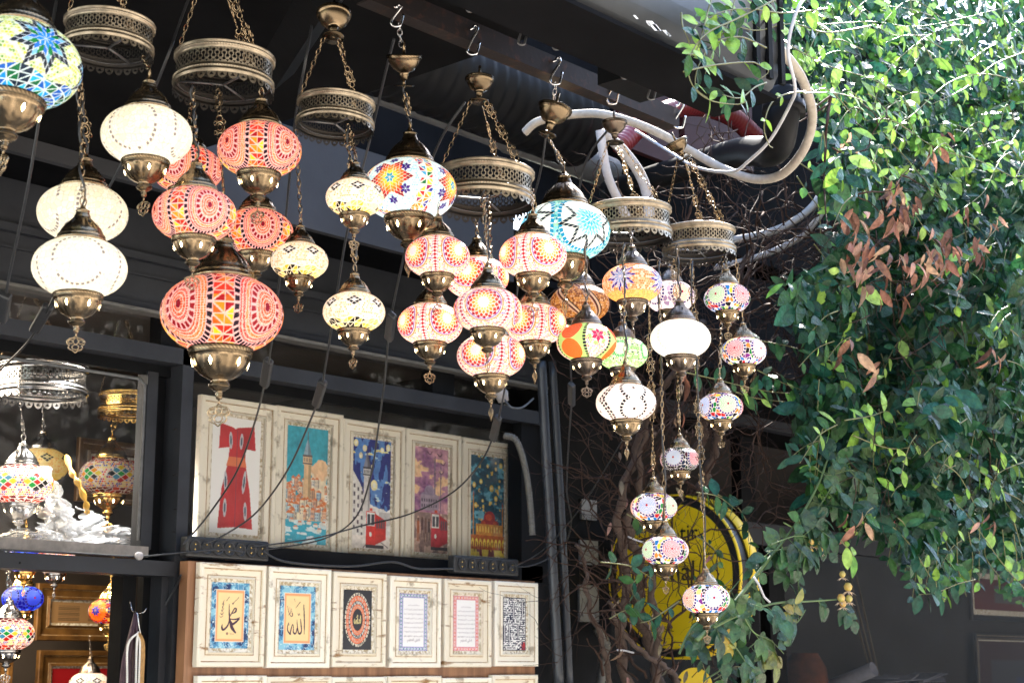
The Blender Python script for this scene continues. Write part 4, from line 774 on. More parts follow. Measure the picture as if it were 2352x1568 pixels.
def pic_call(kind):
    w, h = 130, 200; a = canvas(w, h, (.8,.8,.75)); X, Y = grid(a); marble(a, X > -1, kind); asp = h/w
    rect(a, .12, .11, .88, .90, (.85,.75,.6)); rect(a, .135, .12, .865, .89, (.82,.36,.16)); rect(a, .18, .155, .82, .86, (.88,.58,.26)); rect(a, .195, .165, .805, .85, (.93,.66,.32))
    g = noise(a, 5, 3)[..., None]; m = (X > .195) & (X < .805) & (Y > .165) & (Y < .85); a[m] *= (.93+.14*g)[m]
    S = lambda p, w_: stroke(a, p, w_, INK, asp)
    if kind == 1:
        S([(.47,.33),(.475,.43),(.49,.55),(.47,.62),(.42,.68),(.33,.72),(.30,.68),(.31,.64)], [.015,.04,.035,.045,.05,.012]); S([(.49,.52),(.56,.45),(.62,.39),(.66,.40),(.645,.44),(.60,.46),(.56,.47)], [.03,.03,.03,.045,.03,.015])
        S([(.48,.55),(.60,.56),(.70,.55),(.76,.53)], [.02,.035,.04,.012]); S([(.76,.55),(.68,.59),(.58,.63),(.53,.60),(.50,.56)], [.012,.05,.06,.045,.03]); S([(.54,.62),(.58,.70),(.66,.76)], [.06,.07,.03]); S([(.50,.60),(.53,.68),(.57,.72)], [.02,.03,.02])
        S([(.40,.28),(.47,.22)], [.012,.012]); S([(.56,.32),(.68,.25),(.72,.22)], [.012,.012]); S([(.55,.31),(.57,.33),(.60,.30)], [.012]*2)
        for k in range(4): S([(.24+.03*k,.47-.055*k),(.29,.49-.05*k),(.34,.45-.06*k)], [.010,.014,.006]); S([(.27+.02*k,.50-.05*k),(.30+.01*k,.43-.05*k)], .007)
        S([(.22,.51),(.27,.53),(.33,.50)], [.008,.012,.006]); disc(a, .44, .775, .03, .02, (.3,.15,.1))
        for x in (.52,.56,.6): S([(x,.77),(x+.015,.79)], .008)
    else:
        S([(.67,.29),(.685,.42),(.70,.60),(.70,.75)], [.02,.035,.03,.01]); S([(.59,.52),(.61,.62),(.625,.70),(.58,.745),(.535,.72),(.50,.60),(.49,.53)], [.02,.035,.03,.05,.03,.025,.015])
        S([(.50,.66),(.48,.72),(.44,.745),(.395,.72),(.40,.66),(.375,.60),(.34,.66),(.31,.745),(.33,.76)], [.03,.03,.045,.03,.02,.02,.03,.035,.015]); S([(.30,.75),(.24,.70),(.235,.63),(.26,.58),(.27,.62)], [.035,.03,.02,.015,.01])
        S([(.44,.35),(.57,.25)], [.01,.02]); S([(.51,.43),(.53,.46),(.55,.43),(.57,.46)], .012); S([(.40,.20),(.43,.25)], .008); S([(.22,.32),(.26,.42),(.33,.48),(.37,.45),(.34,.42)], [.01,.018,.02,.012]); S([(.24,.46),(.30,.43),(.28,.34)], [.01,.014,.008]); S([(.33,.36),(.35,.46)], .01)
    return a
def pic_rings():
    w, h = 130, 200; a = canvas(w, h, (.025,.027,.035)); X, Y = grid(a); asp = h/w; x, y = (X-.5), (Y-.5)*1.0; rr = np.hypot(x/.46, y/.46); an = np.arctan2(y, x)
    def band(r0, r1, n, col, bg=None):
        m = (rr > r0) & (rr < r1)
        if bg: a[m] = bg
        q = np.mod(an/(2*math.pi)*n, 1); s = (rr-r0)/(r1-r0); t = m & (abs(q-.5) < .38) & (abs(s-.5) < .36) & (hsh(np.floor(an/(2*math.pi)*n*4), np.floor(s*4), 3) > .3); a[t] = col
    band(.86, 1.0, 32, (.72,.66,.52)); band(.70, .85, 26, (.6,.45,.35), (.72,.14,.05)); band(.55, .69, 24, (.6,.6,.55)); band(.40, .54, 26, (.6,.4,.28), (.72,.16,.06))
    for r in (.86, .70, .55, .41): a[abs(rr-r) < .012] = (.8,.2,.08)
    S = lambda p, w_: stroke(a, p, w_, (.85,.72,.3), asp)
    S([(.60,.43),(.61,.5),(.60,.56)], [.02,.025,.01]); S([(.56,.49),(.57,.54),(.54,.56),(.51,.53),(.50,.47)], .02); S([(.51,.53),(.49,.565),(.46,.54),(.46,.50),(.43,.54),(.41,.565),(.38,.53),(.40,.49)], .018); S([(.46,.46),(.52,.43)], .014); S([(.49,.42),(.50,.46)], .01)
    return a
def pic_verse(c1, c2, c3):
    w, h = 110, 190; a = canvas(w, h, (.88,.87,.85)); X, Y = grid(a); dx = np.minimum(X, 1-X)*1.; dy = np.minimum(Y, 1-Y)*h/w; e = np.minimum(dx, dy); m = e < .13
    al = np.where(dx < dy, Y*h/w, X); n = 9; q = np.mod(al*n, 1); s = e/.13; ph = al*n*2*math.pi
    a[m & (abs(s-.5-.35*np.sin(ph)) < .14)] = c1; a[m & (abs(s-.5+.35*np.sin(ph)) < .14)] = c1; a[m & (np.hypot(q-.5, (s-.5)*.9) < .2)] = c2; a[m & (np.hypot(np.mod(q+.5, 1)-.5, (s-.5)*.9) < .14)] = c3; a[m & ((s < .07) | (s > .93))] = c1; return a
def pic_kufic():
    nx, ny = 31, 49; rr = random.Random(8); G = np.zeros((ny, nx), int)
    for j in range(1, ny-1, 2):
        for i in range(1, nx-1): G[j, i] = 1
    for j in range(2, ny-1, 2):
        for i in range(1, nx-1):
            if rr.random() < .34: G[j, i] = 1
    for j in range(1, ny-1, 2):
        for i in range(2, nx-2):
            if rr.random() < .22: G[j, i] = 0
    for i in range(2, nx-1, 6):
        j0 = rr.randrange(1, ny-16)
        G[j0:j0+14, i] = 1; G[j0:j0+14, i-1] = 0; G[j0:j0+14, i+1] = 0
    w, h = nx*5, ny*5; a = canvas(w, h, (.02,.025,.06)); X, Y = grid(a); gi, gj = (X*nx).astype(int), (Y*ny).astype(int); m = (G[gj, gi] == 1)
    a[m] = (.88,.88,.86); red = m & (X > .80) & (Y > .84); a[red] = (.65,.03,.03); return a
m_paper = vmat('printed_picture', .45, spec=.4)
m_frame = pmat('distressed_cream_wood', (.30,.17,.07), .6, 0, .1, 9, .35, col2=(.84,.77,.62), thr=(.34,.42), stretch=(1,1,4), det=6)
m_framec = pmat('distressed_ivory_wood', (.42,.37,.28), .6, 0, .1, 14, .35, col2=(.90,.85,.72), thr=(.34,.44), det=7)
m_gilt = pmat('brown_gilt_line', (.36,.20,.08), .5, .2, .4, 30, .3, col2=(.60,.48,.30), thr=(.4,.7))
m_lace = pmat('moulded_cream_border', (.45,.36,.22), .6, 0, .2, 90, .3, col2=(.82,.78,.68), thr=(.42,.55))
m_dwood = pmat('golden_brown_wood', (.09,.04,.012), .4, .2, .3, 12, .3, col2=(.26,.13,.035))
def rect_ring(b, w0, h0, w1, h1, y0, y1):
    """sloped ring between outer half sizes (w0,h0) at y0 and inner (w1,h1) at y1 (x,z plane, -y is the front)"""
    o = [(-w0, y0, -h0), (w0, y0, -h0), (w0, y0, h0), (-w0, y0, h0)]; i = [(-w1, y1, -h1), (w1, y1, -h1), (w1, y1, h1), (-w1, y1, h1)]
    b.add(o+i, [(k, (k+1) % 4, 4+(k+1) % 4, 4+k) for k in range(4)])
def framed(c, w, h, pic, label, group, fw=.055, mat=None, name='picture_frame', rz=0., lace=.012, cat='framed picture', gilt=None):
    mat = mat or m_frame; e = empty(name, c, (0, 0, rz)); tag(e, label, cat, group); W_, H_ = w/2, h/2; T = .022
    b = MB(); rect_ring(b, W_, H_, W_, H_, 0, -T); rect_ring(b, W_, H_, W_-.004, H_-.004, -T, -T-.004); rect_ring(b, W_-.004, H_-.004, W_-fw*.32, H_-fw*.32, -T-.004, -T-.003); rect_ring(b, W_-fw*.32, H_-fw*.32, W_-fw*.36, H_-fw*.36, -T-.003, -T+.006)
    rect_ring(b, W_-fw*.36, H_-fw*.36, W_-fw*.82, H_-fw*.82, -T+.006, -T+.010); rect_ring(b, W_-fw*.82, H_-fw*.82, W_-fw, H_-fw, -T+.010, -T+.002); rect_ring(b, W_-fw, H_-fw, W_-fw-.001, H_-fw-.001, -T+.002, -.006)
    b.add([(-W_, 0, -H_), (W_, 0, -H_), (W_, 0, H_), (-W_, 0, H_)], ((3,2,1,0),)); b.build('moulding', mat, e, False)
    b = MB(); q = fw*.36; rect_ring(b, W_-q+.0015, H_-q+.0015, W_-q-.0025, H_-q-.0025, -T+.0035, -T+.0045); q = fw*.82; rect_ring(b, W_-q+.001, H_-q+.001, W_-q-.0015, H_-q-.0015, -T+.0085, -T+.0075); b.build('gilt_line', gilt or m_gilt, e, False)
    pw, ph = W_-fw, H_-fw; lw = lace; b = MB(); rect_ring(b, pw, ph, pw-lw, ph-lw, -.010, -.008); b.build('inner_border', m_lace, e, False)
    if pic is not None:
        pw -= lw; ph -= lw; hh, ww, _ = pic.shape; xs = np.linspace(-pw, pw, ww); zs = np.linspace(ph, -ph, hh); X, Z = np.meshgrid(xs, zs); V = np.stack([X, np.full_like(X, -.009), Z], -1).reshape(-1, 3)
        i, j = np.meshgrid(np.arange(hh-1), np.arange(ww-1), indexing='ij'); F = np.stack([i*ww+j, (i+1)*ww+j, (i+1)*ww+j+1, i*ww+j+1], -1).reshape(-1, 4)
        np_obj('print', V, F, m_paper, e, pic.reshape(-1, 3), smooth=False)
    return e, pw, ph
# Arabic letters joined by hand: (isolated, final, initial, medial)
AR = {'ا':(0xFE8D,0xFE8E,0,0),'ب':(0xFE8F,0xFE90,0xFE91,0xFE92),'ت':(0xFE95,0xFE96,0xFE97,0xFE98),'ح':(0xFEA1,0xFEA2,0xFEA3,0xFEA4),'خ':(0xFEA5,0xFEA6,0xFEA7,0xFEA8),'د':(0xFEA9,0xFEAA,0,0),'ذ':(0xFEAB,0xFEAC,0,0),'ر':(0xFEAD,0xFEAE,0,0),'س':(0xFEB1,0xFEB2,0xFEB3,0xFEB4),'ش':(0xFEB5,0xFEB6,0xFEB7,0xFEB8),'ض':(0xFEBD,0xFEBE,0xFEBF,0xFEC0),'ط':(0xFEC1,0xFEC2,0xFEC3,0xFEC4),'ظ':(0xFEC5,0xFEC6,0xFEC7,0xFEC8),'ع':(0xFEC9,0xFECA,0xFECB,0xFECC),'ف':(0xFED1,0xFED2,0xFED3,0xFED4),'ق':(0xFED5,0xFED6,0xFED7,0xFED8),'ك':(0xFED9,0xFEDA,0xFEDB,0xFEDC),'ل':(0xFEDD,0xFEDE,0xFEDF,0xFEE0),'م':(0xFEE1,0xFEE2,0xFEE3,0xFEE4),'ن':(0xFEE5,0xFEE6,0xFEE7,0xFEE8),'ه':(0xFEE9,0xFEEA,0xFEEB,0xFEEC),'و':(0xFEED,0xFEEE,0,0),'ي':(0xFEF1,0xFEF2,0xFEF3,0xFEF4),'ى':(0xFEEF,0xFEF0,0,0)}
def shape_ar(s):
    out = []
    for wd in s.split(' '):
        g = []
        for i, ch in enumerate(wd):
            f = AR[ch]; pj = i > 0 and AR[wd[i-1]][2] != 0; nj = i < len(wd)-1 and f[2] != 0
            g.append(chr(f[3] if (pj and nj) else f[1] if pj else f[2] if nj else f[0]))
        out.append(''.join(g))
    return ' '.join(out)[::-1]
m_ink = pmat('grey_ink', (.16,.12,.16), .6)
VERSE = ['بسم الله الرحمن الرحيم','الله لا اله الا هو الحي القيوم لا تاخذه','سنه ولا نوم له ما في السموات وما','في الارض من ذا الذي يشفع عنده','الا باذنه يعلم ما بين ايديهم وما','خلفهم ولا يحيطون بشي من علمه','الا بما شا وسع كرسيه السموات','والارض ولا يوده حفظهما وهو','العلي العظيم']
def text_mesh(name, lines, mat, parent, width, lh, rot, size=1., loc=(0, 0, 0), widths=None, ext=0.):
    for k, ln in enumerate(lines):
        cu = bpy.data.curves.new(name, 'FONT'); cu.body = ln; cu.align_x = 'CENTER'; cu.size = size; cu.extrude = ext
        o = bpy.data.objects.new(name, cu); link(o, parent); bpy.context.view_layer.update(); d = o.dimensions.x or 1
        o.rotation_euler = rot; ww = widths[k] if widths else width; s = ww/d if ww else 1; o.scale = (s, min(s, lh/size*1.25) if ww else 1, 1); o.location = (loc[0], loc[1], loc[2]-k*lh)
        dg = bpy.context.evaluated_depsgraph_get(); me = bpy.data.meshes.new_from_object(o.evaluated_get(dg)); o2 = bpy.data.objects.new(name, me); me.materials.clear(); me.materials.append(mat); link(o2, parent); o2.rotation_euler = o.rotation_euler; o2.scale = o.scale; o2.location = o.location; bpy.data.objects.remove(o)
def texd(a, s=16, k=.5):
    n = noise(a, s, 9, 3)[..., None]; n2 = noise(a, s*.4, 3, 3)[..., None]; return np.clip(a*(1-k/2+k*n)*(1-k*.3+k*.6*n2), 0, 1).astype(np.float32)
def place_framed(px0, px1, py_t, py_b, Y, **k):
    """px0,px1 left and right edges; py_t, py_b top and bottom at the left edge"""
    a = at(px0, py_t, Y); c = at(px0, py_b, Y); x1 = at(px1, (py_t+py_b)/2+10, Y).x; cpt = Vector(((a.x+x1)/2, Y+.02, (a.z+c.z)/2)); return framed(cpt, x1-a.x, a.z-c.z, **k)
# wooden display board
YP = YW-.10
m_board2 = pmat('walnut_laminate', (.17,.075,.035), .45, 0, .2, 3, .15, col2=(.34,.17,.085), thr=(.35,.65), stretch=(9,1,.6))
a0 = at(432, 1287, YP); 
o = MB().box((a0.x, YP, .55), (X_at(1228, 1400, YP), YP+.045, a0.z)).build('display_board', m_board2, None, False); tag(o, 'walnut brown board carrying two rows of cream picture frames', 'display board')
GL = 'framed prints on the walnut board'
low = [(455,608,1290,1531,pic_call(1),'cream frame, black calligraphy on orange with blue marbled border, leftmost of its row'),(614,758,1300,1533,pic_call(2),'cream frame, tall black calligraphy on orange with blue border, second of its row'),(762,886,1311,1531,pic_rings(),'cream frame, black print with orange concentric calligraphy rings'),(892,1012,1321,1532,pic_verse((.12,.13,.45),(.05,.25,.25),(.5,.55,.75)),'cream frame, verse page inside a blue and green floral border'),(1017,1128,1328,1531,pic_verse((.62,.05,.12),(.75,.15,.05),(.85,.5,.5)),'cream frame, verse page inside a red floral border'),(1132,1235,1333,1529,pic_kufic(),'cream frame, white square maze lettering on black with a red corner')]
for i, (x0, x1, t, bt, pic, lab) in enumerate(low):
    e, pw, ph = place_framed(x0+4, x1+0, t, bt, YP-.024, pic=pic, label=lab, group=GL, mat=m_frame if i % 2 == 0 else m_framec, fw=.05, lace=.014)
    if i in (3, 4): text_mesh('verse_lettering', [shape_ar(v) for v in VERSE], m_ink, e, pw*1.36, ph*.155, (R(90), 0, 0), 1, (0, -.0105, ph*.58), [pw*.8]+[pw*1.36]*7+[pw*.9])
xs = [(455,608),(614,758),(762,886),(892,1012),(1017,1128),(1132,1235)]; tops = [1551,1553,1554,1552,1556,1549]
for i, ((x0, x1), t) in enumerate(zip(xs, tops)):
    place_framed(x0-2, x1, t, t+240, YP-.024, pic=None, label='top edge of the cream frame below the '+('blue bordered black calligraphy','tall black calligraphy','concentric calligraphy rings','blue and green verse page','red bordered verse page','square maze lettering')[i], group='lower row of cream frames', mat=m_framec if i % 2 == 0 else m_frame, fw=.05)
GU = 'tall framed prints behind the window'
YU = YW+.072
up = [(462,632,905,1262,pic_dress(),'ivory frame with a long red robe print, behind the window'),(636,785,930,1284,texd(pic_town()),'ivory frame with a stone tower above a harbour town, teal sky'),(789,928,960,1294,texd(pic_tramnight()),'ivory frame with a red tram and grey tower under a dark blue starry sky'),(932,1058,982,1302,texd(pic_mosque(), 14, .8),'ivory frame with a purple clouded mosque scene and red tram'),(1062,1185,1003,1309,texd(pic_glow(), 14, .9),'ivory frame with a glowing orange mosque under a teal night, rightmost')]
for i, (x0, x1, t, bt, pic, lab) in enumerate(up):
    place_framed(x0, x1, t, bt, YU, pic=pic, label=lab, group=GU, mat=m_framec, fw=.055, lace=.012)
# power strips with round sockets
def strip(px0, py0, px1, py1, Y, n, label):
    a = at(px0, py0, Y); c = at(px1, py1, Y); L = c.x-a.x; e = empty('power_strip', ((a.x+c.x)/2, Y, (a.z+at(px0, py1-10, Y).z)/2-.0)); tag(e, label, 'power strip', 'power strips')
    h = .036; b = MB(); b.box((-L/2, -.03, -h), (L/2, .012, h)); o = b.build('body', m_black, e, False); md = o.modifiers.new('bevel', 'BEVEL'); md.width = .008; md.segments = 3
    for k in range(n):
        x = -L/2+L*(k+.7)/(n+.4); b = MB(); b.lathe([(.023, 0), (.025, .003), (.021, .004), (.019, -.002), (0, -.002)], 20, M=Matrix.Translation((x, -.031, 0))@Matrix.Rotation(R(90), 4, 'X')); s = b.build('socket', m_black, e)
        b = MB()
        for dz in (-.009, .009): b.tube([(x, -.0335, dz), (x, -.028, dz)], .0028, 8)
        b.build('contact', m_gold, s)
    return e
strip(418, 1235, 606, 1284, YW-.075, 7, 'long black power strip of round sockets above the walnut board, left one')
strip(1032, 1279, 1180, 1320, YW-.075, 6, 'black power strip of round sockets below the tram and mosque prints')
# ------------------------------------------------------------------ chandelier rings and lamps
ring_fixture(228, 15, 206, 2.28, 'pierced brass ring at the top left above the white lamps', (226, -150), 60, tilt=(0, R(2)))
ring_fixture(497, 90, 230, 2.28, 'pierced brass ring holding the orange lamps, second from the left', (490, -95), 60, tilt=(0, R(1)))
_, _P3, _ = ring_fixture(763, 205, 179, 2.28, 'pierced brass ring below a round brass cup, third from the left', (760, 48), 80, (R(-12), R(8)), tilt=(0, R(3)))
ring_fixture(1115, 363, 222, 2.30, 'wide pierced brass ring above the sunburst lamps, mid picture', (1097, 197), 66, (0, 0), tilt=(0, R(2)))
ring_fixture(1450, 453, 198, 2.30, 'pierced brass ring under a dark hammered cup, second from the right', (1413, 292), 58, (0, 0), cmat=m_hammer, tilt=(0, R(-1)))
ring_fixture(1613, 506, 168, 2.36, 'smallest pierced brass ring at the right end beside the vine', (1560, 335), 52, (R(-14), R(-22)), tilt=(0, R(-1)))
O, Wh, Dm, Su, Mu = P_orange, P_white, P_diamond, P_sun, P_multi
lamp(38, 148, 300, P_bigblue, 'large yellow green globe with a bright blue star, top left corner', 2.1, rot=.1, tilt=(0, R(5)), hang=at(25, -60, 2.1), power=.55)
lamp(337, 312, 210, Wh, 'plain white mosaic lamp hanging highest of the three on the left ring', 2.18, hang=at(327, 130, 2.25), rot=.3)
lamp(190, 490, 208, Wh, 'cream white mosaic lamp half hidden behind another white one', 2.42, hang=at(188, 175, 2.42), kind='filigree', rot=1.1, wire=True)
lamp(183, 615, 218, Wh, 'white mosaic lamp lowest on the far left, above the window beam', 2.2, hang=at(180, 190, 2.25), rot=2.2, wire=True)
lamp(430, 390, 165, O, 'orange red ringed lamp mostly hidden behind white and orange globes', 2.56, hang=at(440, 215, 2.5), rot=.6)
lamp(596, 345, 195, O, 'orange red ringed lamp hanging highest, right of the second ring', 2.25, hang=at(597, 210, 2.3), rot=.15)
lamp(447, 493, 195, O, 'orange red ringed lamp at the left of the orange cluster', 2.15, hang=at(442, 200, 2.2), kind='link', rot=-.2, wire=True)
lamp(590, 535, 170, O, 'orange red ringed lamp in the middle, behind the other orange ones', 2.5, hang=at(602, 240, 2.4), rot=-.4)
lamp(510, 722, 284, O, 'largest orange red ringed lamp, lowest of the orange cluster', 2.34, hang=at(500, 200, 2.4), kind='filigree', rot=.25, power=.85)
lamp(815, 455, 135, Dm, 'amber lamp with black diamonds overlapping the pale blue globe', 2.14, hang=at(806, 315, 2.25), rot=.1)
lamp(688, 600, 134, Dm, 'cream lamp with black diamonds hanging on a long thin chain', 2.3, hang=at(680, 300, 2.35), rot=.5)
lamp(813, 717, 145, Dm, 'cream lamp with black diamonds, lowest, under a filigree chain', 2.2, hang=at(800, 290, 2.25), kind='filigree', rot=.9, wire=True)
def pendant_cup(px, py, w, Y, tilt, mat, label):
    P = at(px, py, Y); e = empty('ceiling_rose', P); tag(e, label, 'ceiling cup', 'brass ceiling cups on hooks')
    return canopy_obj(P, w, tilt, mat, parent=e, origin=P)
qL = pendant_cup(928, 148, 80, 2.36, (R(14), R(-14)), m_brass, 'round brass ceiling cup above the big pale blue lamp')
lamp(940, 437, 220, P_skyfloral, 'big pale blue beaded lamp with purple stars and coloured bands', 2.38, hang=qL, kind='filigree', rot=.72, wire=True, fin='flame')
lamp(1005, 590, 151, Su, 'sunburst lamp directly right of the big brass cup, upper left of its cluster', 2.3, hang=at(1012, 440, 2.3), rot=.35)
lamp(1095, 638, 150, Su, 'sunburst lamp mostly hidden at the middle back of its cluster', 2.56, hang=at(1093, 480, 2.5), rot=.9)
lamp(1224, 588, 158, Su, 'sunburst lamp right under the wide ring, overlapping the turquoise star globe', 2.2, hang=at(1222, 435, 2.25), rot=.15)
lamp(988, 745, 152, Su, 'sunburst lamp lowest on the left of its cluster, full filigree finial below', 2.44, hang=at(1000, 450, 2.4), rot=.2)
lamp(1120, 712, 160, Su, 'sunburst lamp in the front centre of its cluster under a filigree chain', 2.1, hang=at(1109, 440, 2.2), kind='filigree', rot=1.1, wire=True, fin='flame')
lamp(1228, 745, 148, Su, 'sunburst lamp at the right back of its cluster with a thin hanging spike', 2.46, hang=at(1228, 450, 2.4), rot=-.9, fin='flame')
lamp(1128, 818, 160, Su, 'sunburst lamp lowest in the centre of its cluster', 2.3, hang=at(1124, 450, 2.35), rot=.75, fin='flame')
qT = pendant_cup(1270, 265, 80, 2.38, (R(10), R(12)), m_brass, 'tilted round brass ceiling cup above the turquoise star lamp')
lamp(1297, 533, 213, P_bluestar, 'white and turquoise lamp with a big eight pointed blue star', 2.42, hang=qT, kind='filigree', rot=.5, wire=True, fin='flame')
lamp(1452, 652, 140, P_orangeblue, 'orange beaded lamp with dark blue stars and hammered caps', 2.3, metal=m_hammer, hang=at(1449, 520, 2.33), rot=-.4, fin='flame')
lamp(1540, 682, 115, P_violet, 'pale violet ringed lamp half hidden behind the blue starred one', 2.56, metal=m_hammer, hang=at(1527, 560, 2.5), rot=.3)
lamp(1332, 697, 138, P_amber, 'unlit looking amber lamp with striped swirls behind the others', 2.62, metal=m_hammer, hang=at(1335, 560, 2.5), rot=.3, power=.12)
lamp(1347, 787, 140, P_greenorange, 'white lamp with orange spirals and green stripes', 2.26, metal=m_hammer, hang=at(1345, 560, 2.3), kind='filigree', rot=.35, wire=True)
lamp(1430, 812, 118, P_green, 'green beaded lamp with dark green diamonds, partly hidden', 2.55, metal=m_hammer, hang=at(1412, 545, 2.45), kind='filigree', rot=-.4)
lamp(1563, 778, 141, P_plainwhite, 'plain bright white lamp on the right, beside the vine twigs', 2.3, metal=m_hammer, hang=at(1555, 560, 2.3), kind='link', rot=.4, wire=True, fin='flame')
lamp(1438, 925, 141, P_pinkblack, 'pale pink lamp with two curving rows of black squares', 2.2, metal=m_brass, hang=at(1432, 560, 2.25), kind='link', rot=.1, wire=True, fin='flame')
lamp(1670, 685, 108, Mu, 'small many coloured lamp with dark blue edge, highest under the smallest ring', 2.3, hang=at(1666, 580, 2.33), rot=.55)
lamp(1708, 808, 106, Mu, 'small many coloured lamp with a red and a blue ring, second highest on the right', 2.4, hang=at(1690, 590, 2.4), rot=-.6)
lamp(1655, 935, 105, Mu, 'small many coloured lamp below the second highest, level with the pale pink one', 2.36, hang=at(1660, 590, 2.4), rot=1.4)
lamp(1562, 1055, 93, P_multidark, 'small dark lamp with pink and blue rings, unlike the bright ones', 2.5, hang=at(1548, 600, 2.45), kind='filigree', rot=.7, power=.35)
lamp(1502, 1165, 109, Mu, 'small many coloured lamp above left of the pair over the yellow sign', 2.5, hang=at(1488, 600, 2.45), kind='filigree', rot=2.0)
lamp(1528, 1264, 109, Mu, 'small many coloured lamp in front of the left half of the yellow sign', 2.36, hang=at(1513, 600, 2.4), kind='link', rot=.1, wire=True)
lamp(1622, 1375, 111, Mu, 'small many coloured lamp hanging lowest of all, in front of the yellow sign', 2.3, hang=at(1588, 600, 2.35), kind='filigree', rot=2.65, wire=True)
# bright wire S-hooks over the rail, dark hooks on the beam
def s_hook(px0, py0, px1, py1, Y, mat, label, group, w=17, r=.0030):
    """top loop at px0,py0; lower bend at px1,py1"""
    q = at((px0+px1)/2, (py0+py1)/2, Y); k = depth(q)/FPX; h = (py1-py0)*k; ww = w*k; e = q; u = RT
    top = e+Vector((0, 0, h/2)); bot = e-Vector((0, 0, h/2)); tl = u*((px1-px0)*k)
    P = [top+u*(-ww*.9)+Vector((0, 0, -.30*h))]+[top+u*(ww*.35*math.cos(a)-ww*.1)+Vector((0, 0, ww*.4*math.sin(a)-.02)) for a in (math.pi, math.pi*.75, math.pi*.5, math.pi*.25, 0)]
    P += [top+u*(ww*.1)+Vector((0, 0, -.35*h)), bot+tl*.6+u*(-ww*1.2)+Vector((0, 0, ww*1.0))]
    P += [bot+tl*.6+u*(-ww*.5)+u*(ww*.7*math.cos(a))+Vector((0, 0, ww*.5*math.sin(a)+ww*.4)) for a in (math.pi*1.15, math.pi*1.4, math.pi*1.65, math.pi*1.9)]+[bot+tl*.6+u*(ww*.55)+Vector((0, 0, ww*1.9))]
    o = MB().tube(smooth_path(P, 4), r, 6).build('wire_hook' if mat is m_steel else 'dark_hook', mat); tag(o, label, 'hook', group)
HK = 'bright wire hooks on the rail'
for px, py, ay, what in ((918, -5, 62, 'above the big pale blue lamp cup'), (1093, 42, 127, 'above the cup of the wide middle ring'), (1283, 118, 195, 'above the tilted cup of the turquoise lamp'), (1413, 162, 240, 'above the dark hammered cup'), (1566, 222, 295, 'rightmost, above the smallest ring cup')):
    s_hook(px, py, px, ay, 2.29, m_steel, 'bright steel wire hook '+what, HK, 15)
for px, py, ay, what in ((1085, -20, 28, 'leftmost of the dark hooks at the top edge'), (1203, 25, 105, 'second of the dark hooks, left of centre'), (1283, 55, 115, 'third of the dark hooks along the beam'), (1440, 128, 182, 'fourth dark hook above the hammered cup'), (1500, 160, 230, 'fifth dark hook near the rail end'), (1553, 175, 228, 'last dark hook, beside the vine')):
    s_hook(px, py, px, ay, 2.1, m_dsteel, 'dull steel hook, '+what, 'dark hooks under the beam', 10, .0026)
b = MB(); L0, L1 = at(915, 62, 2.33), at(920, 100, 2.36); chain(b, at(916, 55, 2.31), at(922, 108, 2.36), 'link', s=1.3); tag(b.build('hook_link', m_steel, None, False), 'short steel link between the hook and the pale blue lamp cup', 'link')
b = MB(); chain(b, at(1276, 190, 2.32), at(1272, 232, 2.36), 'link', s=1.3); tag(b.build('hook_link', m_steel, None, False), 'short steel link between the hook and the turquoise lamp cup', 'link')
# lamp cords with in-line switches
def cord(pts, label, sw=None, r=.0032):
    """pts (px,py,Y)"""
    P = [at(*p) for p in pts]; e = empty('lamp_cord', P[-1]); tag(e, label, 'cord', 'black lamp cords')
    S = smooth_path(P, 8); MB().tube([q-P[-1] for q in S], r, 6).build('cable', m_black, e)
    if sw:
        a, c = at(*sw[0])-P[-1], at(*sw[1])-P[-1]; d = (c-a).normalized(); Mx = Matrix.Translation((a+c)/2)@(Vector((0, 0, 1)).rotation_difference(d).to_matrix().to_4x4()); L = (c-a).length/2
        o = MB().box((-.013, -.009, -L), (.013, .009, L), Mx).build('switch', m_black, e, False); md = o.modifiers.new('bevel', 'BEVEL'); md.width = .005; md.segments = 3
        MB().box((-.007, -.0115, -L*.25), (.007, -.009, L*.35), Mx).build('rocker', m_duct, e, False)
cord([(130, 0, 2.4), (110, 120, 2.4), (92, 260, 2.5), (62, 440, 2.6), (20, 640, 2.8), (6, 720, 2.9), (-30, 800, 3.2)], 'black cord at the far left edge with a switch half out of view', ((12, 675, 2.83), (2, 735, 2.9)))
cord([(436, -10, 2.6), (410, 60, 2.6), (385, 130, 2.6), (340, 240, 2.7), (272, 390, 2.8), (190, 540, 3.0), (120, 690, 3.3), (98, 735, 3.4), (60, 790, 3.5), (0, 850, 3.8)], 'black cord slanting past the white lamps with a tilted switch', ((112, 702, 3.35), (78, 760, 3.45)))
cord([(716, 60, 2.4), (700, 150, 2.4), (680, 260, 2.5), (664, 420, 2.7), (645, 620, 2.9), (622, 800, 3.2), (612, 860, 3.4), (588, 960, 3.8), (545, 1080, 4.2), (480, 1180, 4.5), (420, 1250, 4.52)], 'black cord with a switch right of the largest orange lamp', ((617, 828, 3.3), (607, 884, 3.45)))
cord([(905, 90, 2.4), (880, 190, 2.5), (850, 320, 2.7), (800, 520, 2.8), (770, 700, 3.0), (748, 840, 3.3), (735, 905, 3.5), (715, 960, 3.7), (660, 1080, 4.1), (590, 1175, 4.4), (520, 1225, 4.5), (470, 1248, 4.52)], 'black cord with a switch over the tower print', ((742, 876, 3.4), (726, 930, 3.6)))
cord([(1068, 235, 2.4), (1010, 325, 2.5), (960, 460, 2.7), (925, 600, 2.9), (896, 745, 3.2), (884, 870, 3.5), (868, 990, 3.8), (850, 1100, 4.1), (815, 1190, 4.4), (740, 1238, 4.5), (606, 1262, 4.52)], 'black cord with a switch left of the low sunburst lamp', ((900, 722, 3.1), (893, 778, 3.25)))
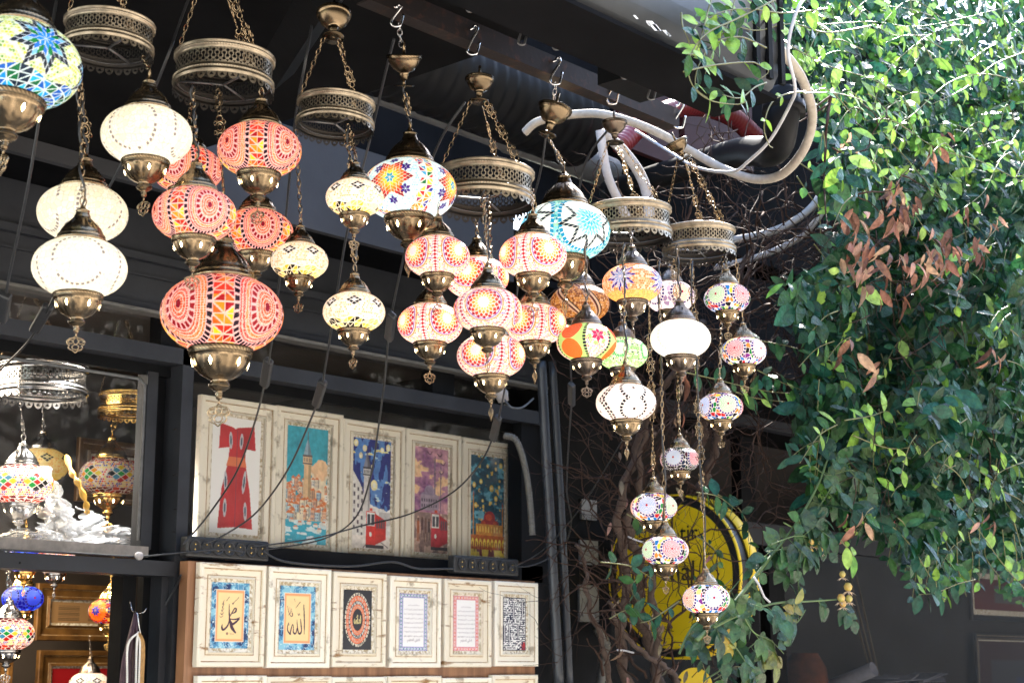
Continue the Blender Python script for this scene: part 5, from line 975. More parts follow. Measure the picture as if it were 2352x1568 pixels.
cord([(1255, 300, 2.5), (1240, 400, 2.6), (1200, 560, 2.9), (1175, 800, 3.1), (1158, 900, 3.3), (1138, 985, 3.6), (1105, 1060, 3.8), (1040, 1130, 4.1), (940, 1180, 4.3), (830, 1207, 4.5), (720, 1236, 4.5), (580, 1255, 4.52)], 'black cord with a switch right of the lowest sunburst lamp', ((1144, 958, 3.5), (1132, 1008, 3.65)))
cord([(1395, 300, 2.5), (1340, 390, 2.7), (1312, 600, 3.0), (1311, 840, 3.4), (1314, 905, 3.5), (1306, 1020, 3.8), (1302, 1130, 4.0), (1312, 1200, 4.2), (1290, 1260, 4.4), (1225, 1297, 4.5), (1170, 1300, 4.52)], 'black cord with a switch hanging before the dark recess', ((1313, 882, 3.45), (1313, 928, 3.55)))
cord([(1470, 930, 3.3), (1455, 965, 3.4), (1400, 1060, 3.8), (1330, 1170, 4.1), (1250, 1260, 4.4), (1180, 1302, 4.52)], 'thin black cord slanting down left from the pale pink lamp', None, .0024)
cord([(604, 1265, 4.5), (660, 1290, 4.5), (800, 1300, 4.5), (900, 1290, 4.5), (960, 1305, 4.5), (1040, 1305, 4.5)], 'black cord lying on the ledge between both power strips', None, .004)
cord([(-20, 1262, 4.58), (150, 1268, 4.58), (310, 1277, 4.58), (400, 1270, 4.55), (500, 1262, 4.5), (560, 1268, 4.5)], 'grey black cord clipped along the window sill beam', None, .0032)
cord([(415, 1320, 4.55), (405, 1345, 4.6), (375, 1395, 4.65), (352, 1425, 4.7)], 'short black cord curling left below the window sill corner', None, .004)
P = at(319, 1276, 4.57); tag(MB().tube([P+Vector((0, -.006, 0)), P+Vector((0, .004, 0))], .014, 16).build('cable_clip', m_hosew), 'white round cable clip on the window sill beam', 'cable clip')
# ------------------------------------------------------------------ inside the shop
GI = 'lamps inside the shop'
ring_fixture(70, 822, 205, 5.0, 'polished silver pierced ring inside the left window', (75, 640), 60, mat=m_silver, cmat=m_silver, group='rings inside the shop')
ring_fixture(283, 893, 140, 5.35, 'polished gold pierced ring inside the left window', (285, 700), 50, mat=m_gold, cmat=m_gold, group='rings inside the shop')
lamp(48, 1112, 150, P_shopmulti, 'many coloured lit lamp under the silver ring inside the window', 5.0, metal=m_silver, hang=at(40, 870, 5.0), kind='filigree', group=GI, rot=.3, power=1.0)
lamp(253, 1094, 142, P_shopmulti, 'unlit multicoloured globe before the red backed frame inside the window', 5.4, metal=m_gold, hang=at(280, 930, 5.4), kind='filigree', group=GI, rot=1.2, power=.08)
lamp(95, 1068, 125, P_palegold, 'pale gold patterned globe behind the silver capped lamp', 5.7, metal=m_silver, hang=at(95, 880, 5.7), group=GI, rot=.2, power=.25)
lamp(18, 1455, 122, P_shopmulti, 'lit red and green diamond lamp at the lower left edge', 5.0, metal=m_silver, hang=at(10, 1250, 5.0), kind='filigree', group=GI, rot=.8, power=1.2)
lamp(52, 1374, 96, P_cobalt, 'cobalt blue lamp behind the lower left lamp', 5.4, metal=m_gold, hang=at(50, 1250, 5.4), group=GI, rot=.4, power=.8)
lamp(58, 1286, 90, P_cobalt, 'blue lamp whose gold cup shows just under the sill beam', 5.1, metal=m_gold, hang=at(58, 1180, 5.1), group=GI, rot=.1, power=1.2)
lamp(128, 1288, 95, P_sun, 'lamp whose silver cup and spike show under the sill beam', 5.0, metal=m_silver, hang=at(128, 1200, 5.0), group=GI, rot=.1, fin='flame')
lamp(252, 1403, 98, P_shopstar, 'lit lamp with a big orange star beside the necklaces', 5.2, metal=m_gold, hang=at(262, 1280, 5.2), group=GI, rot=.55, power=1.3)
lamp(205, 1572, 95, P_diamond, 'dim black and white globe at the bottom edge inside the shop', 5.6, metal=m_hammer, hang=at(205, 1460, 5.6), group=GI, rot=.4, power=.1)
GW = 'gold frames inside the shop'
def infr(px0, px1, t, bt, Y, label, pic=None):
    place_framed(px0, px1, t, bt, Y, pic=pic, label=label, group=GW, mat=m_dwood, fw=.07, gilt=m_gilt)
redc = canvas(20, 20, (.35,.01,.015)); tan = canvas(60, 40, (.34,.20,.09)); tan2 = tan.copy()
X_, Y_ = grid(tan); tan[(np.mod(Y_*12, 1) < .45) & (X_ > .12) & (X_ < .88) & (Y_ > .12) & (Y_ < .88) & (abs(X_-.5) > .06)] = (.13,.08,.04)
infr(182, 352, 1003, 1150, 6.6, 'gold frame with a red backing behind the unlit globe', redc)
infr(88, 302, 1338, 1470, 6.6, 'gold frame holding two pages of script, lower window', tan)
infr(90, 330, 1492, 1640, 6.6, 'dark gold frame along the bottom edge of the lower window', redc)
infr(-60, 30, 1400, 1640, 6.5, 'dark gold frame in the bottom left corner behind the lamp')
# plastic wrapped goods on the sill
def plastic(px0, px1, pt, pb, Y, seed, label, mat, tall=None):
    a, c = at(px0, pb, Y), at(px1, pb, Y); h = at(px0, pt, Y).z-a.z; nx, nz = 150, 90; rr = np.random.default_rng(seed); u, v = np.meshgrid(np.linspace(0, 1, nx), np.linspace(0, 1, nz)); w = c.x-a.x
    top = h*(.55+.45*np.sin(u*5+seed)*np.sin(u*2.2+1)); x = a.x+w*u+.02*np.sin(v*9+u*14); z = a.z+v*top; y = Y+.10*np.sin(v*math.pi*.9+.2)*-1+.03*np.sin(u*19+v*7+seed)+.05*np.abs(voro(u*11+v*3, v*7-u*4, 999, seed, .9)[1])+.02*np.abs(voro(u*27, v*19+u*9, 999, seed+3, .9)[1])+.02*np.sin(u*37-v*23)
    V = np.stack([x, y+.1, z], -1).reshape(-1, 3); i, j = np.meshgrid(np.arange(nz-1), np.arange(nx-1), indexing='ij'); F = np.stack([i*nx+j, i*nx+j+1, (i+1)*nx+j+1, (i+1)*nx+j], -1).reshape(-1, 4)
    o = np_obj('plastic_wrap', V, F, mat, None, smooth=True); tag(o, label, 'plastic wrap'); return o
m_plast = pmat('crumpled_clear_plastic', (.60,.61,.63), .12, 0, .1, 8, .6, bscale=14, spec=.9, det=6)
m_plast.node_tree.nodes['Principled BSDF'].inputs['Alpha'].default_value = .45
plastic(105, 345, 1150, 1255, 4.80, 3, 'heap of crumpled white plastic wrap on the window sill', m_plast)
plastic(-40, 190, 1195, 1255, 4.95, 5, 'lower heap of white plastic wrap at the left of the sill', m_plast)
plastic(105, 230, 1060, 1255, 5.0, 7, 'tall fold of white plastic between both window globes', m_plast)
m_ribb = pmat('orange_yellow_ribbon', (.75,.42,.06), .4, 0, .3, 12)
tag(MB().tube(smooth_path([at(152, 1045, 4.85), at(165, 1085, 4.76), at(180, 1110, 4.72), at(196, 1150, 4.70), at(200, 1175, 4.74)], 6), [.004+.008*abs(math.sin(i*.7)) for i in range(25)], 6).build('ribbon', m_ribb), 'orange yellow twisted ribbon in the plastic wrap', 'ribbon')
al = bpy.data.lights.new('plastic_fill_spot', 'SPOT'); al.energy = 24; al.color = (1, .97, .92); al.spot_size = R(70); al.shadow_soft_size = .06; ao = bpy.data.objects.new('plastic_fill_spot', al); link(ao); ao.location = at(200, 900, 5.0)+Vector((0, -.1, .25)); ao.rotation_euler = (R(8), 0, 0)  # added spot with no visible fitting, brightens the plastic wrap
# necklaces on a hook
m_cordp = pmat('dark_purple_cord', (.06,.03,.045), .6, 0, .3, 50); m_bead = pmat('white_beads', (.75,.74,.70), .35); m_rope = pmat('golden_rope', (.40,.22,.07), .6, 0, .3, 60)
e = empty('necklace_bundle', at(322, 1400, 4.6)); tag(e, 'bundle of dark, white beaded and golden necklaces on a wire hook', 'necklaces'); rr = random.Random(4); o_ = e.location
b = MB()
for k in range(22):
    t = rr.uniform(-1, 1); b.tube(smooth_path([at(312+t*3, 1408, 4.6)-o_, at(304+t*12, 1470, 4.6+rr.uniform(-.02, .02))-o_, at(296+t*20, 1540, 4.6)-o_, at(292+t*22, 1640, 4.6)-o_], 4), .0032, 5)
b.build('dark_cord', m_cordp, e)
for nm, m, xs_ in (('bead_string', m_bead, (316, 323, 296)), ('golden_rope', m_rope, (331, 327))):
    for x in xs_:
        b = MB(); S = smooth_path([at(318, 1450+(x % 7), 4.57)-o_, at(x-2, 1480, 4.57)-o_, at(x-4, 1560, 4.57)-o_, at(x-7, 1650, 4.57)-o_], 22)
        if m is m_bead:
            for q in S: b.lathe([(0, .004), (.0035, .002), (.0045, 0), (.0035, -.002), (0, -.004)], 6, M=Matrix.Translation(q))
        else: b.tube(S, .006, 6)
        b.build(nm, m, e)
b = MB(); b.tube(smooth_path([at(299, 1380, 4.62)-o_, at(304, 1402, 4.6)-o_, at(315, 1408, 4.58)-o_, at(320, 1440, 4.57)-o_, at(326, 1470, 4.57)-o_], 5), .002, 6); b.tube(smooth_path([at(318, 1408, 4.6)-o_, at(330, 1405, 4.58)-o_, at(336, 1396, 4.58)-o_], 4), .002, 6); b.build('wire_hook', m_steel, e)
# ------------------------------------------------------------------ round yellow sign
YS = 4.75; Pc = at(1545, 1322, YS); k = depth(Pc)/FPX; RS = 186*k; m_yel = pmat('yellow_sign_face', (.78,.54,.008), .45, 0, .1, 3, .1, bscale=40); m_blk = pmat('sign_black', (.008,.008,.009), .5)
e = empty('round_sign', Pc); tag(e, 'round yellow and black double sided sign half hidden behind vine trunks', 'sign'); Rx = Matrix.Rotation(R(-90), 4, 'Y')
MB().lathe([(0, 0), (RS*.885, 0), (RS*.885, -.002)], 72, M=Rx).build('face', m_yel, e, False)
MB().lathe([(RS*.886, -.001), (RS*.985, -.001)], 72, M=Rx).build('black_ring', m_blk, e, False)
MB().lathe([(RS*.985, .001), (RS, .004), (RS*1.01, 0), (RS*1.01, -.012)], 72, M=Rx).build('rim', m_yel, e)
MB().lathe([(RS*.97, -.012), (RS*.97, -.09)], 72, M=Rx).build('side_band', m_blk, e)
MB().lathe([(RS*.99, -.09), (RS*1.01, -.095), (RS*1.01, -.16), (RS*.98, -.165), (0, -.165)], 72, M=Rx).build('rear_rim', m_yel, e)
XF = Pc.x-.006
for s, px, py, wpx, hpx in (('tir', 1582, 1240, 42, 40), ('hal', 1568, 1332, 62, 48), ('ol bir', 1507, 1426, 62, 20), ('KURUMSAL', 1512, 1450, 96, 13)):
    q = atx(px, py, XF)-Pc; text_mesh('lettering', [s], m_blk, e, None, 1, (R(90), 0, R(-90)), hpx*k*1.35, q)
Pd = at(1595, 1575, 4.3); kk = depth(Pd)/FPX; e = empty('hanging_tag', Pd); tag(e, 'small round yellow hanging tag at the bottom edge below the sign', 'hanging tag')
MB().lathe([(0, .002), (42*kk, .002), (42*kk, -.002), (0, -.002)], 40, M=Matrix.Rotation(R(-65), 4, 'Z')@Matrix.Rotation(R(90), 4, 'X')).build('disc', m_yel, e, False)
MB().tube([(0, 0, 38*kk), (0, 0, 110*kk)], .0012, 5).build('string', m_seal, e)
# ------------------------------------------------------------------ inside the cafe, far right
GC = 'dark frames on the cafe wall'
pr = canvas(30, 40, (.20,.19,.18)); rect(pr, .0, .0, 1, 1, (.11,.010,.008)); rect(pr, .25, .2, .75, .75, (.08,.075,.07)); rect(pr, .38, .3, .6, .6, (.12,.11,.1))
place_framed(2225, 2420, 1300, 1422, 6.96, pic=pr, label='dark frame with a red mount on the cafe wall at the right edge', group=GC, mat=m_blk, fw=.05, gilt=m_blk, lace=.05)
pr = canvas(40, 30, (.03,.007,.01)); rect(pr, .15, .25, .85, 1, (.035,.035,.042)); rect(pr, .45, .5, .55, .9, (.02,.03,.08))
place_framed(2240, 2440, 1452, 1660, 6.9, pic=pr, label='black frame with a thin gold line in the bottom right corner', group=GC, mat=m_blk, fw=.06, gilt=m_gilt)
pr = canvas(40, 40, (.45,.02,.04)); X_, Y_ = grid(pr); pr[(np.mod(X_*9, 1) < .4) & (Y_ < .6)] = (.7,.7,.7); P = at(2060, 1175, YB-.05)
place_framed(2050, 2140, 1162, 1240, YB-.04, pic=pr, label='small red and white striped poster behind the leaves', group=None, mat=m_redh, fw=.006, gilt=m_redh, lace=.002, cat='poster', name='poster')
for i, d in enumerate((0, 14, 30)):
    pipe('brass_rod', [at(1925+d, 1270, 6.85), at(2010+d*.5, 1580, 6.7)], .008, m_gilt, ('thin golden brown rod leaning in the cafe, left', 'thin golden brown rod leaning in the cafe, middle', 'thin golden brown rod leaning in the cafe, right')[i], 'rod', 8, group='leaning rods in the cafe')
m_pap = pmat('bluish_white_paper', (.30,.30,.36), .7); m_rodm = pmat('dull_brown_rod', (.10,.065,.03), .6); [setattr(ob.data.materials, '__doc__', None) if False else ob.data.materials.__setitem__(0, m_rodm) for ob in COL.objects if ob.name.startswith('brass_rod')]; rr = random.Random(2); e = empty('paper_stack', at(2060, 1568, 6.6)); tag(e, 'messy pile of white papers and a paper roll at the bottom right', 'papers')
for k in range(9):
    q = at(2000+k*16, 1562+rr.uniform(-6, 6), 6.6)-e.location; Mx = Matrix.Translation(q)@Matrix.Rotation(rr.uniform(-.6, .6), 4, 'Z')@Matrix.Rotation(rr.uniform(-.3, .1), 4, 'Y'); MB().box((-.2, -.15, 0), (.2, .15, .004), Mx).build('sheet', m_pap, e, False)
MB().lathe([(.055, -.2), (.055, .2), (.048, .2), (.048, -.2)], 20, M=Matrix.Translation(at(1958, 1556, 6.5)-e.location)@Matrix.Rotation(R(70), 4, 'X')).build('paper_roll', m_pap, e)
m_or = pmat('dull_orange_shade', (.10,.025,.006), .8, 0, .5, 8); P = at(1850, 1548, 6.7)
b = MB(); b.lathe([(.10, .16), (.16, .05), (.17, -.05), (.14, -.16), (.10, -.22)], 24, M=Matrix.Translation(P)); tag(b.build('table_lamp', m_or), 'dim orange lamp shade low behind the cafe glass', 'lamp')
# ------------------------------------------------------------------ the climbing vine
def leaf_template(kind):
    if kind == 'oval': rows = [(0, .02), (.12, .13), (.32, .235), (.55, .25), (.78, .17), (.92, .07), (1, .0)]
    elif kind == 'rose': rows = [(0, .03), (.12, .22), (.3, .33), (.52, .34), (.72, .25), (.9, .10), (1, .0)]
    else: rows = [(0, .02), (.15, .12), (.35, .17), (.6, .16), (.85, .08), (1, .0)]
    V = []; F = []
    for y, w in rows:
        dz = -.16*y*y if kind != 'dead' else -.35*y*y; up = .38 if kind == 'dead' else .16
        V += [(-w, y, dz+up*w), (0, y, dz), (w, y, dz+up*w)]
    for i in range(len(rows)-1):
        a = i*3; F += [(a, a+1, a+4, a+3), (a+1, a+2, a+5, a+4)]
    return np.array(V), np.array(F)
def leaves(name, pos, size, tip, nrm, col, mat, parent, kind='oval'):
    """all leaves of one kind on one plant as a single mesh"""
    TV, TF = leaf_template(kind); n = len(pos); pos, tip, nrm = np.asarray(pos, float), np.asarray(tip, float), np.asarray(nrm, float)
    tip /= np.linalg.norm(tip, axis=1)[:, None]+1e-9; x = np.cross(tip, nrm); x /= np.linalg.norm(x, axis=1)[:, None]+1e-9; z = np.cross(x, tip)
    s = np.asarray(size)[:, None, None]; wj = RNG.uniform(.75, 1.2, n)[:, None, None]
    V = pos[:, None, :]+s*(TV[None, :, 0:1]*x[:, None, :]*wj+TV[None, :, 1:2]*tip[:, None, :]+TV[None, :, 2:3]*z[:, None, :])
    F = (TF[None]+(np.arange(n)*len(TV))[:, None, None]).reshape(-1, 4); C = np.repeat(np.asarray(col, float), len(TV), 0)
    vein = np.tile((np.arange(len(TV)) % 3 == 1), n); C[vein] = C[vein]*1.12+.008
    return np_obj(name, V.reshape(-1, 3)-np.array(parent.location), F, mat, parent, np.clip(C, 0, 1))
m_leaf = vmat('vine_leaf', .40, .2, spec=.26, bump=.6); m_dead = vmat('withered_leaf', .6, .2, bump=.8); m_roseleaf = vmat('rose_leaf', .45, .25, bump=.6)
m_stem = pmat('young_vine_stem', (.12,.12,.04), .5, 0, .25, 30); m_bark = pmat('brown_twig_bark', (.045,.027,.02), .8, 0, .35, 40, .4); m_bark2 = pmat('grey_brown_vine_bark', (.065,.042,.032), .85, 0, .4, 24, .6, stretch=(3, 3, 1))
def inpoly(px, py, P):
    ins = np.zeros(px.shape, bool); n = len(P)
    for i in range(n):
        x1, y1 = P[i]; x2, y2 = P[(i+1) % n]
        if y1 == y2: continue
        ins ^= ((y1 > py) != (y2 > py)) & (px < (x2-x1)*(py-y1)/(y2-y1)+x1)
    return ins
fw, rt, up_ = np.array(FW), np.array(RT), np.array(UP)
def at_np(px, py, Y):
    d = fw+rt*((px-CX)/FPX)[:, None]-up_*((py-CY)/FPX)[:, None]; return np.array(C0)+d*(Y/d[:, 1])[:, None]
vine = empty('climbing_vine', at(1480, 1560, 4.4)); tag(vine, 'huge green climbing vine spilling over the roof end with brown bare twigs', 'climbing vine')
DENSE = [(1600,-60),(1660,10),(1740,55),(1800,95),(1862,185),(1892,300),(1885,430),(1935,520),(1868,620),(1790,655),(1845,760),(1862,850),(1820,930),(1850,1040),(1872,1140),(1960,1185),(2050,1240),(2110,1300),(2180,1330),(2270,1290),(2440,1330),(2440,-60)]
def front(px, py):   # depth (Y) of the vine's face; the top leans back over the roof
    return 2.55+.16*np.sin(px*.011+py*.006)+.10*np.sin(px*.031+1)+.08*np.sin(py*.023+2)+np.clip((330-py)/400, 0, 1)*.55+np.clip((1900-px)/300, 0, 1)*-.35+np.clip((py-900)/400, 0, 1)*.15
PG = np.array([(.006,.037,.014),(.007,.046,.024),(.006,.050,.030),(.017,.065,.012),(.010,.054,.016),(.005,.028,.011)]); PY = np.array([(.20,.36,.05),(.15,.30,.04),(.26,.42,.09),(.10,.25,.04)])
N = 19000; px = RNG.uniform(1560, 2430, N); py = RNG.uniform(-60, 1340, N); ok = inpoly(px, py, DENSE)
# clumps: thin out by a coarse pattern so that gaps show
gap = hsh(np.floor(px/46), np.floor(py/46), 5)*.5+hsh(np.floor(px/90+.3), np.floor(py/80+.6), 9)*.5; ok &= RNG.random(N) < np.where(gap < .3, .45, 1.)
px, py = px[ok], py[ok]; n = len(px); lay = RNG.random(n)**1.3*.55; Y = front(px, py)+lay; P = at_np(px, py, Y)
size = np.clip(.056*np.exp(RNG.normal(0, .32, n)), .022, .10); size = np.where(py > 520, size*1.15, size)
out = np.array((-.15, -1., .45)); nr = out+RNG.normal(0, .55, (n, 3)); tp = RNG.normal(0, 1, (n, 3))+np.array((0, -.25, -.9))
young = RNG.random(n) < np.where(py < 420, .20, .035)*(lay < .2)*1.6; col = PG[RNG.integers(0, 6, n)]*RNG.uniform(.75, 1.5, (n, 1)); col[young] = PY[RNG.integers(0, 4, young.sum())]*RNG.uniform(.7, 1.1, (young.sum(), 1))
leaves('foliage', P, size, tp, nr, col, m_leaf, vine)
# a second, deeper mat so that no light comes through
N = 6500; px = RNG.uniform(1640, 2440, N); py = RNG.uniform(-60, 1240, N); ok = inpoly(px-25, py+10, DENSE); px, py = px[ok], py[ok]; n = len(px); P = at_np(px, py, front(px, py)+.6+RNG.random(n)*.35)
leaves('inner_foliage', P, RNG.uniform(.06, .09, n), RNG.normal(0, 1, (n, 3))+np.array((0, 0, -.6)), out+RNG.normal(0, .5, (n, 3)), PG[RNG.integers(0, 6, n)]*.8, m_leaf, vine)  # leaf colour darkened to deepen the shade in the gaps
# shoots: thin stems with paired leaves
shoots_b = MB(); SL = dict(p=[], s=[], t=[], n=[], c=[])
def shoot(pts, Y0, Y1=None, ls=.042, col=None, r=.0022, step=.035, young=.8, twist=1., skip=0):
    Y1 = Y0 if Y1 is None else Y1; k = len(pts); P = smooth_path([at(x, y, Y0+(Y1-Y0)*i/(k-1)) for i, (x, y) in enumerate(pts)], 10)
    m = len(P); shoots_b.tube([q-vine.location for q in P], [r*(1-.6*i/m) for i in range(m)], 5); acc = 0; side = 1
    for i in range(1, m):
        d = P[i]-P[i-1]; acc += d.length
        if acc > step*1.25 and i > skip*m:
            acc = 0; d.normalize(); lat = d.cross(Vector((-.2, -1, .2))).normalized()
            for sgn in (1, -1):
                if random.random() < .12: continue
                t = d*.55+lat*sgn*random.uniform(.6, 1.1)+Vector((random.gauss(0, .25), random.gauss(0, .3), random.gauss(0, .25)))
                SL['p'].append(tuple(P[i])); SL['s'].append(ls*1.4*random.uniform(.5, 1.15)); SL['t'].append(tuple(t)); SL['n'].append((random.gauss(-.2, .45), -1+random.gauss(0, .3), random.gauss(.45, .5)))
                c = PY[random.randrange(4)] if random.random() < young else PG[random.randrange(1, 6)]*1.3; SL['c'].append(tuple(np.array(c)*random.uniform(.8, 1.2)))
S = shoot
# the loops hanging in front of the gutter end
S([(1800,-10),(1700,40),(1620,80),(1582,140),(1590,195),(1630,230),(1690,240),(1715,233)], 1.78, 1.72, .034, young=.55)
S([(1760,110),(1700,85),(1640,100),(1605,150),(1598,200),(1625,225)], 1.8, 1.75, .034, young=.5)
S([(1565,30),(1568,60),(1580,90),(1590,130)], 1.8, 1.76, .026); S([(1640,-20),(1625,30),(1612,80),(1598,120),(1580,125)], 1.8, 1.74, .03, young=.6)
S([(1570,165),(1640,150),(1720,143),(1745,150),(1765,165),(1740,185)], 1.75, 1.78, .026, young=.4, step=.06); S([(1690,-10),(1670,60),(1640,110),(1620,170)], 1.82, 1.76, .03, young=.6)
S([(1760,190),(1735,200),(1700,225),(1660,218)], 1.78, 1.74, .03, young=.2); S([(1900,20),(1800,30),(1720,20),(1650,30),(1600,60),(1580,110)], 1.84, 1.78, .036, young=.7)
S([(2000,60),(1900,75),(1820,55),(1740,70),(1680,60),(1620,75)], 1.9, 1.8, .036, young=.6); S([(1850,210),(1800,218),(1770,240),(1755,290),(1765,330),(1775,340)], 1.95, 1.95, .026, step=.09, young=1.); S([(1845,215),(1880,213),(1930,216),(1990,235),(2020,260)], 1.95, 2.1, .028, step=.08, young=1.)
# long arcs over the sunlit face
for pts in ([(1740,20),(1860,55),(2000,50),(2120,60),(2300,20)],[(1900,200),(1960,250),(2050,330),(2130,420),(2220,520),(2300,640)],[(1790,90),(1900,150),(2020,190),(2110,260)],[(2352,190),(2260,170),(2180,190),(2100,260),(2040,300),(1980,310)],
    [(2352,120),(2280,150),(2220,200),(2140,240)],[(2090,-10),(2100,80),(2110,130),(2080,170)],[(2230,60),(2180,60),(2120,90),(2060,140),(2010,200)],[(2352,420),(2250,370),(2150,340),(2060,280),(1980,240)],[(2340,300),(2290,380),(2260,440),(2210,480)],
    [(1830,370),(1880,400),(1950,420),(2010,400),(2060,430),(2120,520),(2180,600)],[(2300,-10),(2310,60),(2340,140),(2352,200)],[(1950,0),(1990,40),(2050,80),(2140,80)]):
    S(pts, 2.42+random.uniform(-.05, .15), 2.5, .036, young=.62, step=.05)
for k in range(46):
    x, y = random.uniform(1850, 2350), random.uniform(-20, 420)**1.; dx = random.uniform(-150, 150); S([(x, y), (x+dx*.5, y-random.uniform(10, 60)), (x+dx, y+random.uniform(-30, 60))], float(front(np.array([x]), np.array([y]))[0])-.12, None, .034, young=.55, step=.045)
# shaded lower sprays
for pts, yg in (([(1740,850),(1800,880),(1870,905)], 0),([(1700,775),(1790,790),(1830,800)], .0),([(1575,855),(1640,870),(1700,885),(1780,900),(1900,905),(1960,890)], .3),([(1690,900),(1740,915),(1830,925)], .2),([(1870,560),(1900,600),(1930,640)], .4),([(1830,405),(1860,450),(1880,480),(1885,540)], .3),
    ([(1940,965),(2000,955),(2040,945),(2060,980)], .7),([(1960,1000),(2050,1030),(2150,1020),(2220,1060),(2300,1120)], .6),([(2352,1060),(2290,1090),(2270,1150)], .5),([(1600,1130),(1650,1140),(1690,1170)], 0),([(2040,1200),(2090,1250),(2140,1330),(2160,1370)], .1),([(2352,1350),(2300,1290),(2220,1180),(2150,1120)], .1),
    ([(2240,1330),(2200,1340),(2150,1360),(2110,1365)], .1),([(2330,1200),(2345,1260),(2352,1330)], .3),([(1930,1240),(1960,1275),(1965,1300)], 1),([(2170,1380),(2150,1340),(2155,1260),(2170,1200)], .1),([(1380,1290),(1450,1300),(1500,1330)], 0),([(1560,1380),(1500,1420),(1470,1430)], 0),([(1690,1480),(1640,1440),(1590,1420)], 0),([(1640,1560),(1690,1530),(1720,1545)], 0)):
    S(pts, 2.5 if pts[0][0] > 1750 else 2.75, None, .046, young=yg, step=.032)
for pts, yg in (([(1400,1420),(1440,1400),(1470,1410)], .0),([(1600,1230),(1640,1260),(1650,1300)], 0),([(1440,1180),(1470,1200),(1480,1230)], 0),([(1560,1480),(1600,1500),(1620,1540)], 0),([(1640,1130),(1690,1160),(1715,1200),(1720,1250)], .1),([(1470,1320),(1450,1350),(1470,1390)], 0),([(1680,1330),(1650,1350),(1600,1340)], 0)):
    S(pts, 3.2, None, .040, young=yg, step=.03)
for k in range(60):
    x, y = random.uniform(1860, 2340), random.uniform(450, 1250); dx, dy = random.uniform(-90, 90), random.uniform(20, 110)
    if inpoly(np.array([x]), np.array([y]), DENSE)[0]: S([(x, y), (x+dx*.5, y+dy*.3), (x+dx, y+dy)], float(front(np.array([x]), np.array([y]))[0])-.08, None, .044, young=.12, step=.04)
for x in range(1860, 2360, 26):   # ragged lower hem
    yb = np.interp(x, [1860, 1960, 2050, 2110, 2180, 2270, 2360], [1120, 1180, 1240, 1300, 1330, 1290, 1330]); L = random.uniform(20, 75); S([(x, yb-90), (x+random.uniform(-15, 15), yb-20), (x+random.uniform(-25, 25), yb+L)], 2.65, None, .046, young=.08, step=.036)
leaves('shoot_leaf', SL['p'], SL['s'], SL['t'], SL['n'], SL['c'], m_leaf, vine); o = shoots_b.build('shoots', m_stem, vine); o['kind'] = 'stuff'
# withered hanging leaves in clusters
dp, ds, dt, dn, dc = [], [], [], [], []
PD = [(.40,.18,.12),(.50,.27,.19),(.26,.10,.06),(.45,.28,.17),(.18,.07,.04),(.30,.13,.07)]
for cx, cy, rx, ry, n in ((1958,500,26,45,20),(2048,455,30,28,20),(2075,490,24,45,26),(1985,585,50,30,22),(2100,590,60,40,34),(2010,640,40,30,12),(2150,610,40,28,16),(1960,330,14,20,5),(2140,330,20,20,8),(2170,320,14,18,4),(2230,560,50,30,16),(2280,810,28,18,8),(2160,560,40,30,14),(1730,860,8,12,2),(1950,790,20,18,5),(1960,1170,20,30,6),(2270,1200,18,14,5),(2040,860,20,14,4),(2060,700,16,30,4),(1575,870,10,40,6),(1560,960,8,20,3),(2300,490,30,30,8),(2200,480,20,16,5)):
    for k in range(int(n*.7)+1):
        x, y = random.gauss(cx, rx*.75), random.gauss(cy, ry*.75); Yl = (2.42 if cx > 1800 else 3.0)+random.uniform(-.08, .06); dp.append(tuple(at(x, y, Yl))); ds.append(random.uniform(.035, .080)); dt.append((random.gauss(0, .6), random.gauss(0, .5), -1)); dn.append((random.gauss(0, 1.1), random.gauss(-.8, .5), random.gauss(0, .3))); q_ = random.uniform(.45, 1.); dc.append(tuple(c*q_ for c in random.choice(PD)))
leaves('withered_foliage', dp, ds, dt, dn, dc, m_dead, vine, 'dead')
# trunks and the tangle of twigs
b_tr = [[(1450,1600,4.3),(1425,1480,4.2),(1440,1330,4.1),(1420,1180,4.0),(1460,1040,3.9),(1490,930,3.8),(1560,850,3.6),(1640,760,3.4)],[(1520,1600,4.3),(1500,1500,4.2),(1465,1400,4.15),(1470,1290,4.1),(1440,1200,4.0),(1500,1110,3.9),(1580,1060,3.8),(1620,980,3.7),(1600,860,3.5),(1610,740,3.3)],
 [(1560,1580,4.2),(1540,1540,4.1),(1480,1500,4.0),(1430,1450,4.0),(1400,1380,4.0)],[(1400,1600,4.3),(1390,1500,4.2),(1350,1380,4.2),(1345,1300,4.2),(1325,1250,4.2)],[(1500,1590,4.1),(1510,1450,4.1),(1495,1340,4.05),(1510,1220,4.0),(1470,1120,3.9),(1480,1000,3.8),(1520,900,3.6)],[(1610,1120,3.9),(1640,1040,3.8),(1655,950,3.7),(1700,830,3.5),(1680,700,3.3),(1730,560,3.2)]]
m_b3 = pmat('dark_vine_bark', (.045,.027,.021), .9, 0, .4, 30, .6, spec=.1)
for k, T in enumerate(b_tr):
    Pp = smooth_path([at(*p) for p in T], 12); m = len(Pp); r0 = (.022, .026, .014, .013, .018, .02)[k]
    MB().tube([q-vine.location+Vector((math.sin(i*.7+k)*.006, math.cos(i*.9)*.006, 0)) for i, q in enumerate(Pp)], [r0*(1-.5*i/m)*(1+.15*math.sin(i*1.7)) for i in range(m)], 8).build('trunk', m_bark2, vine)
tw = MB(); rr = random.Random(21)
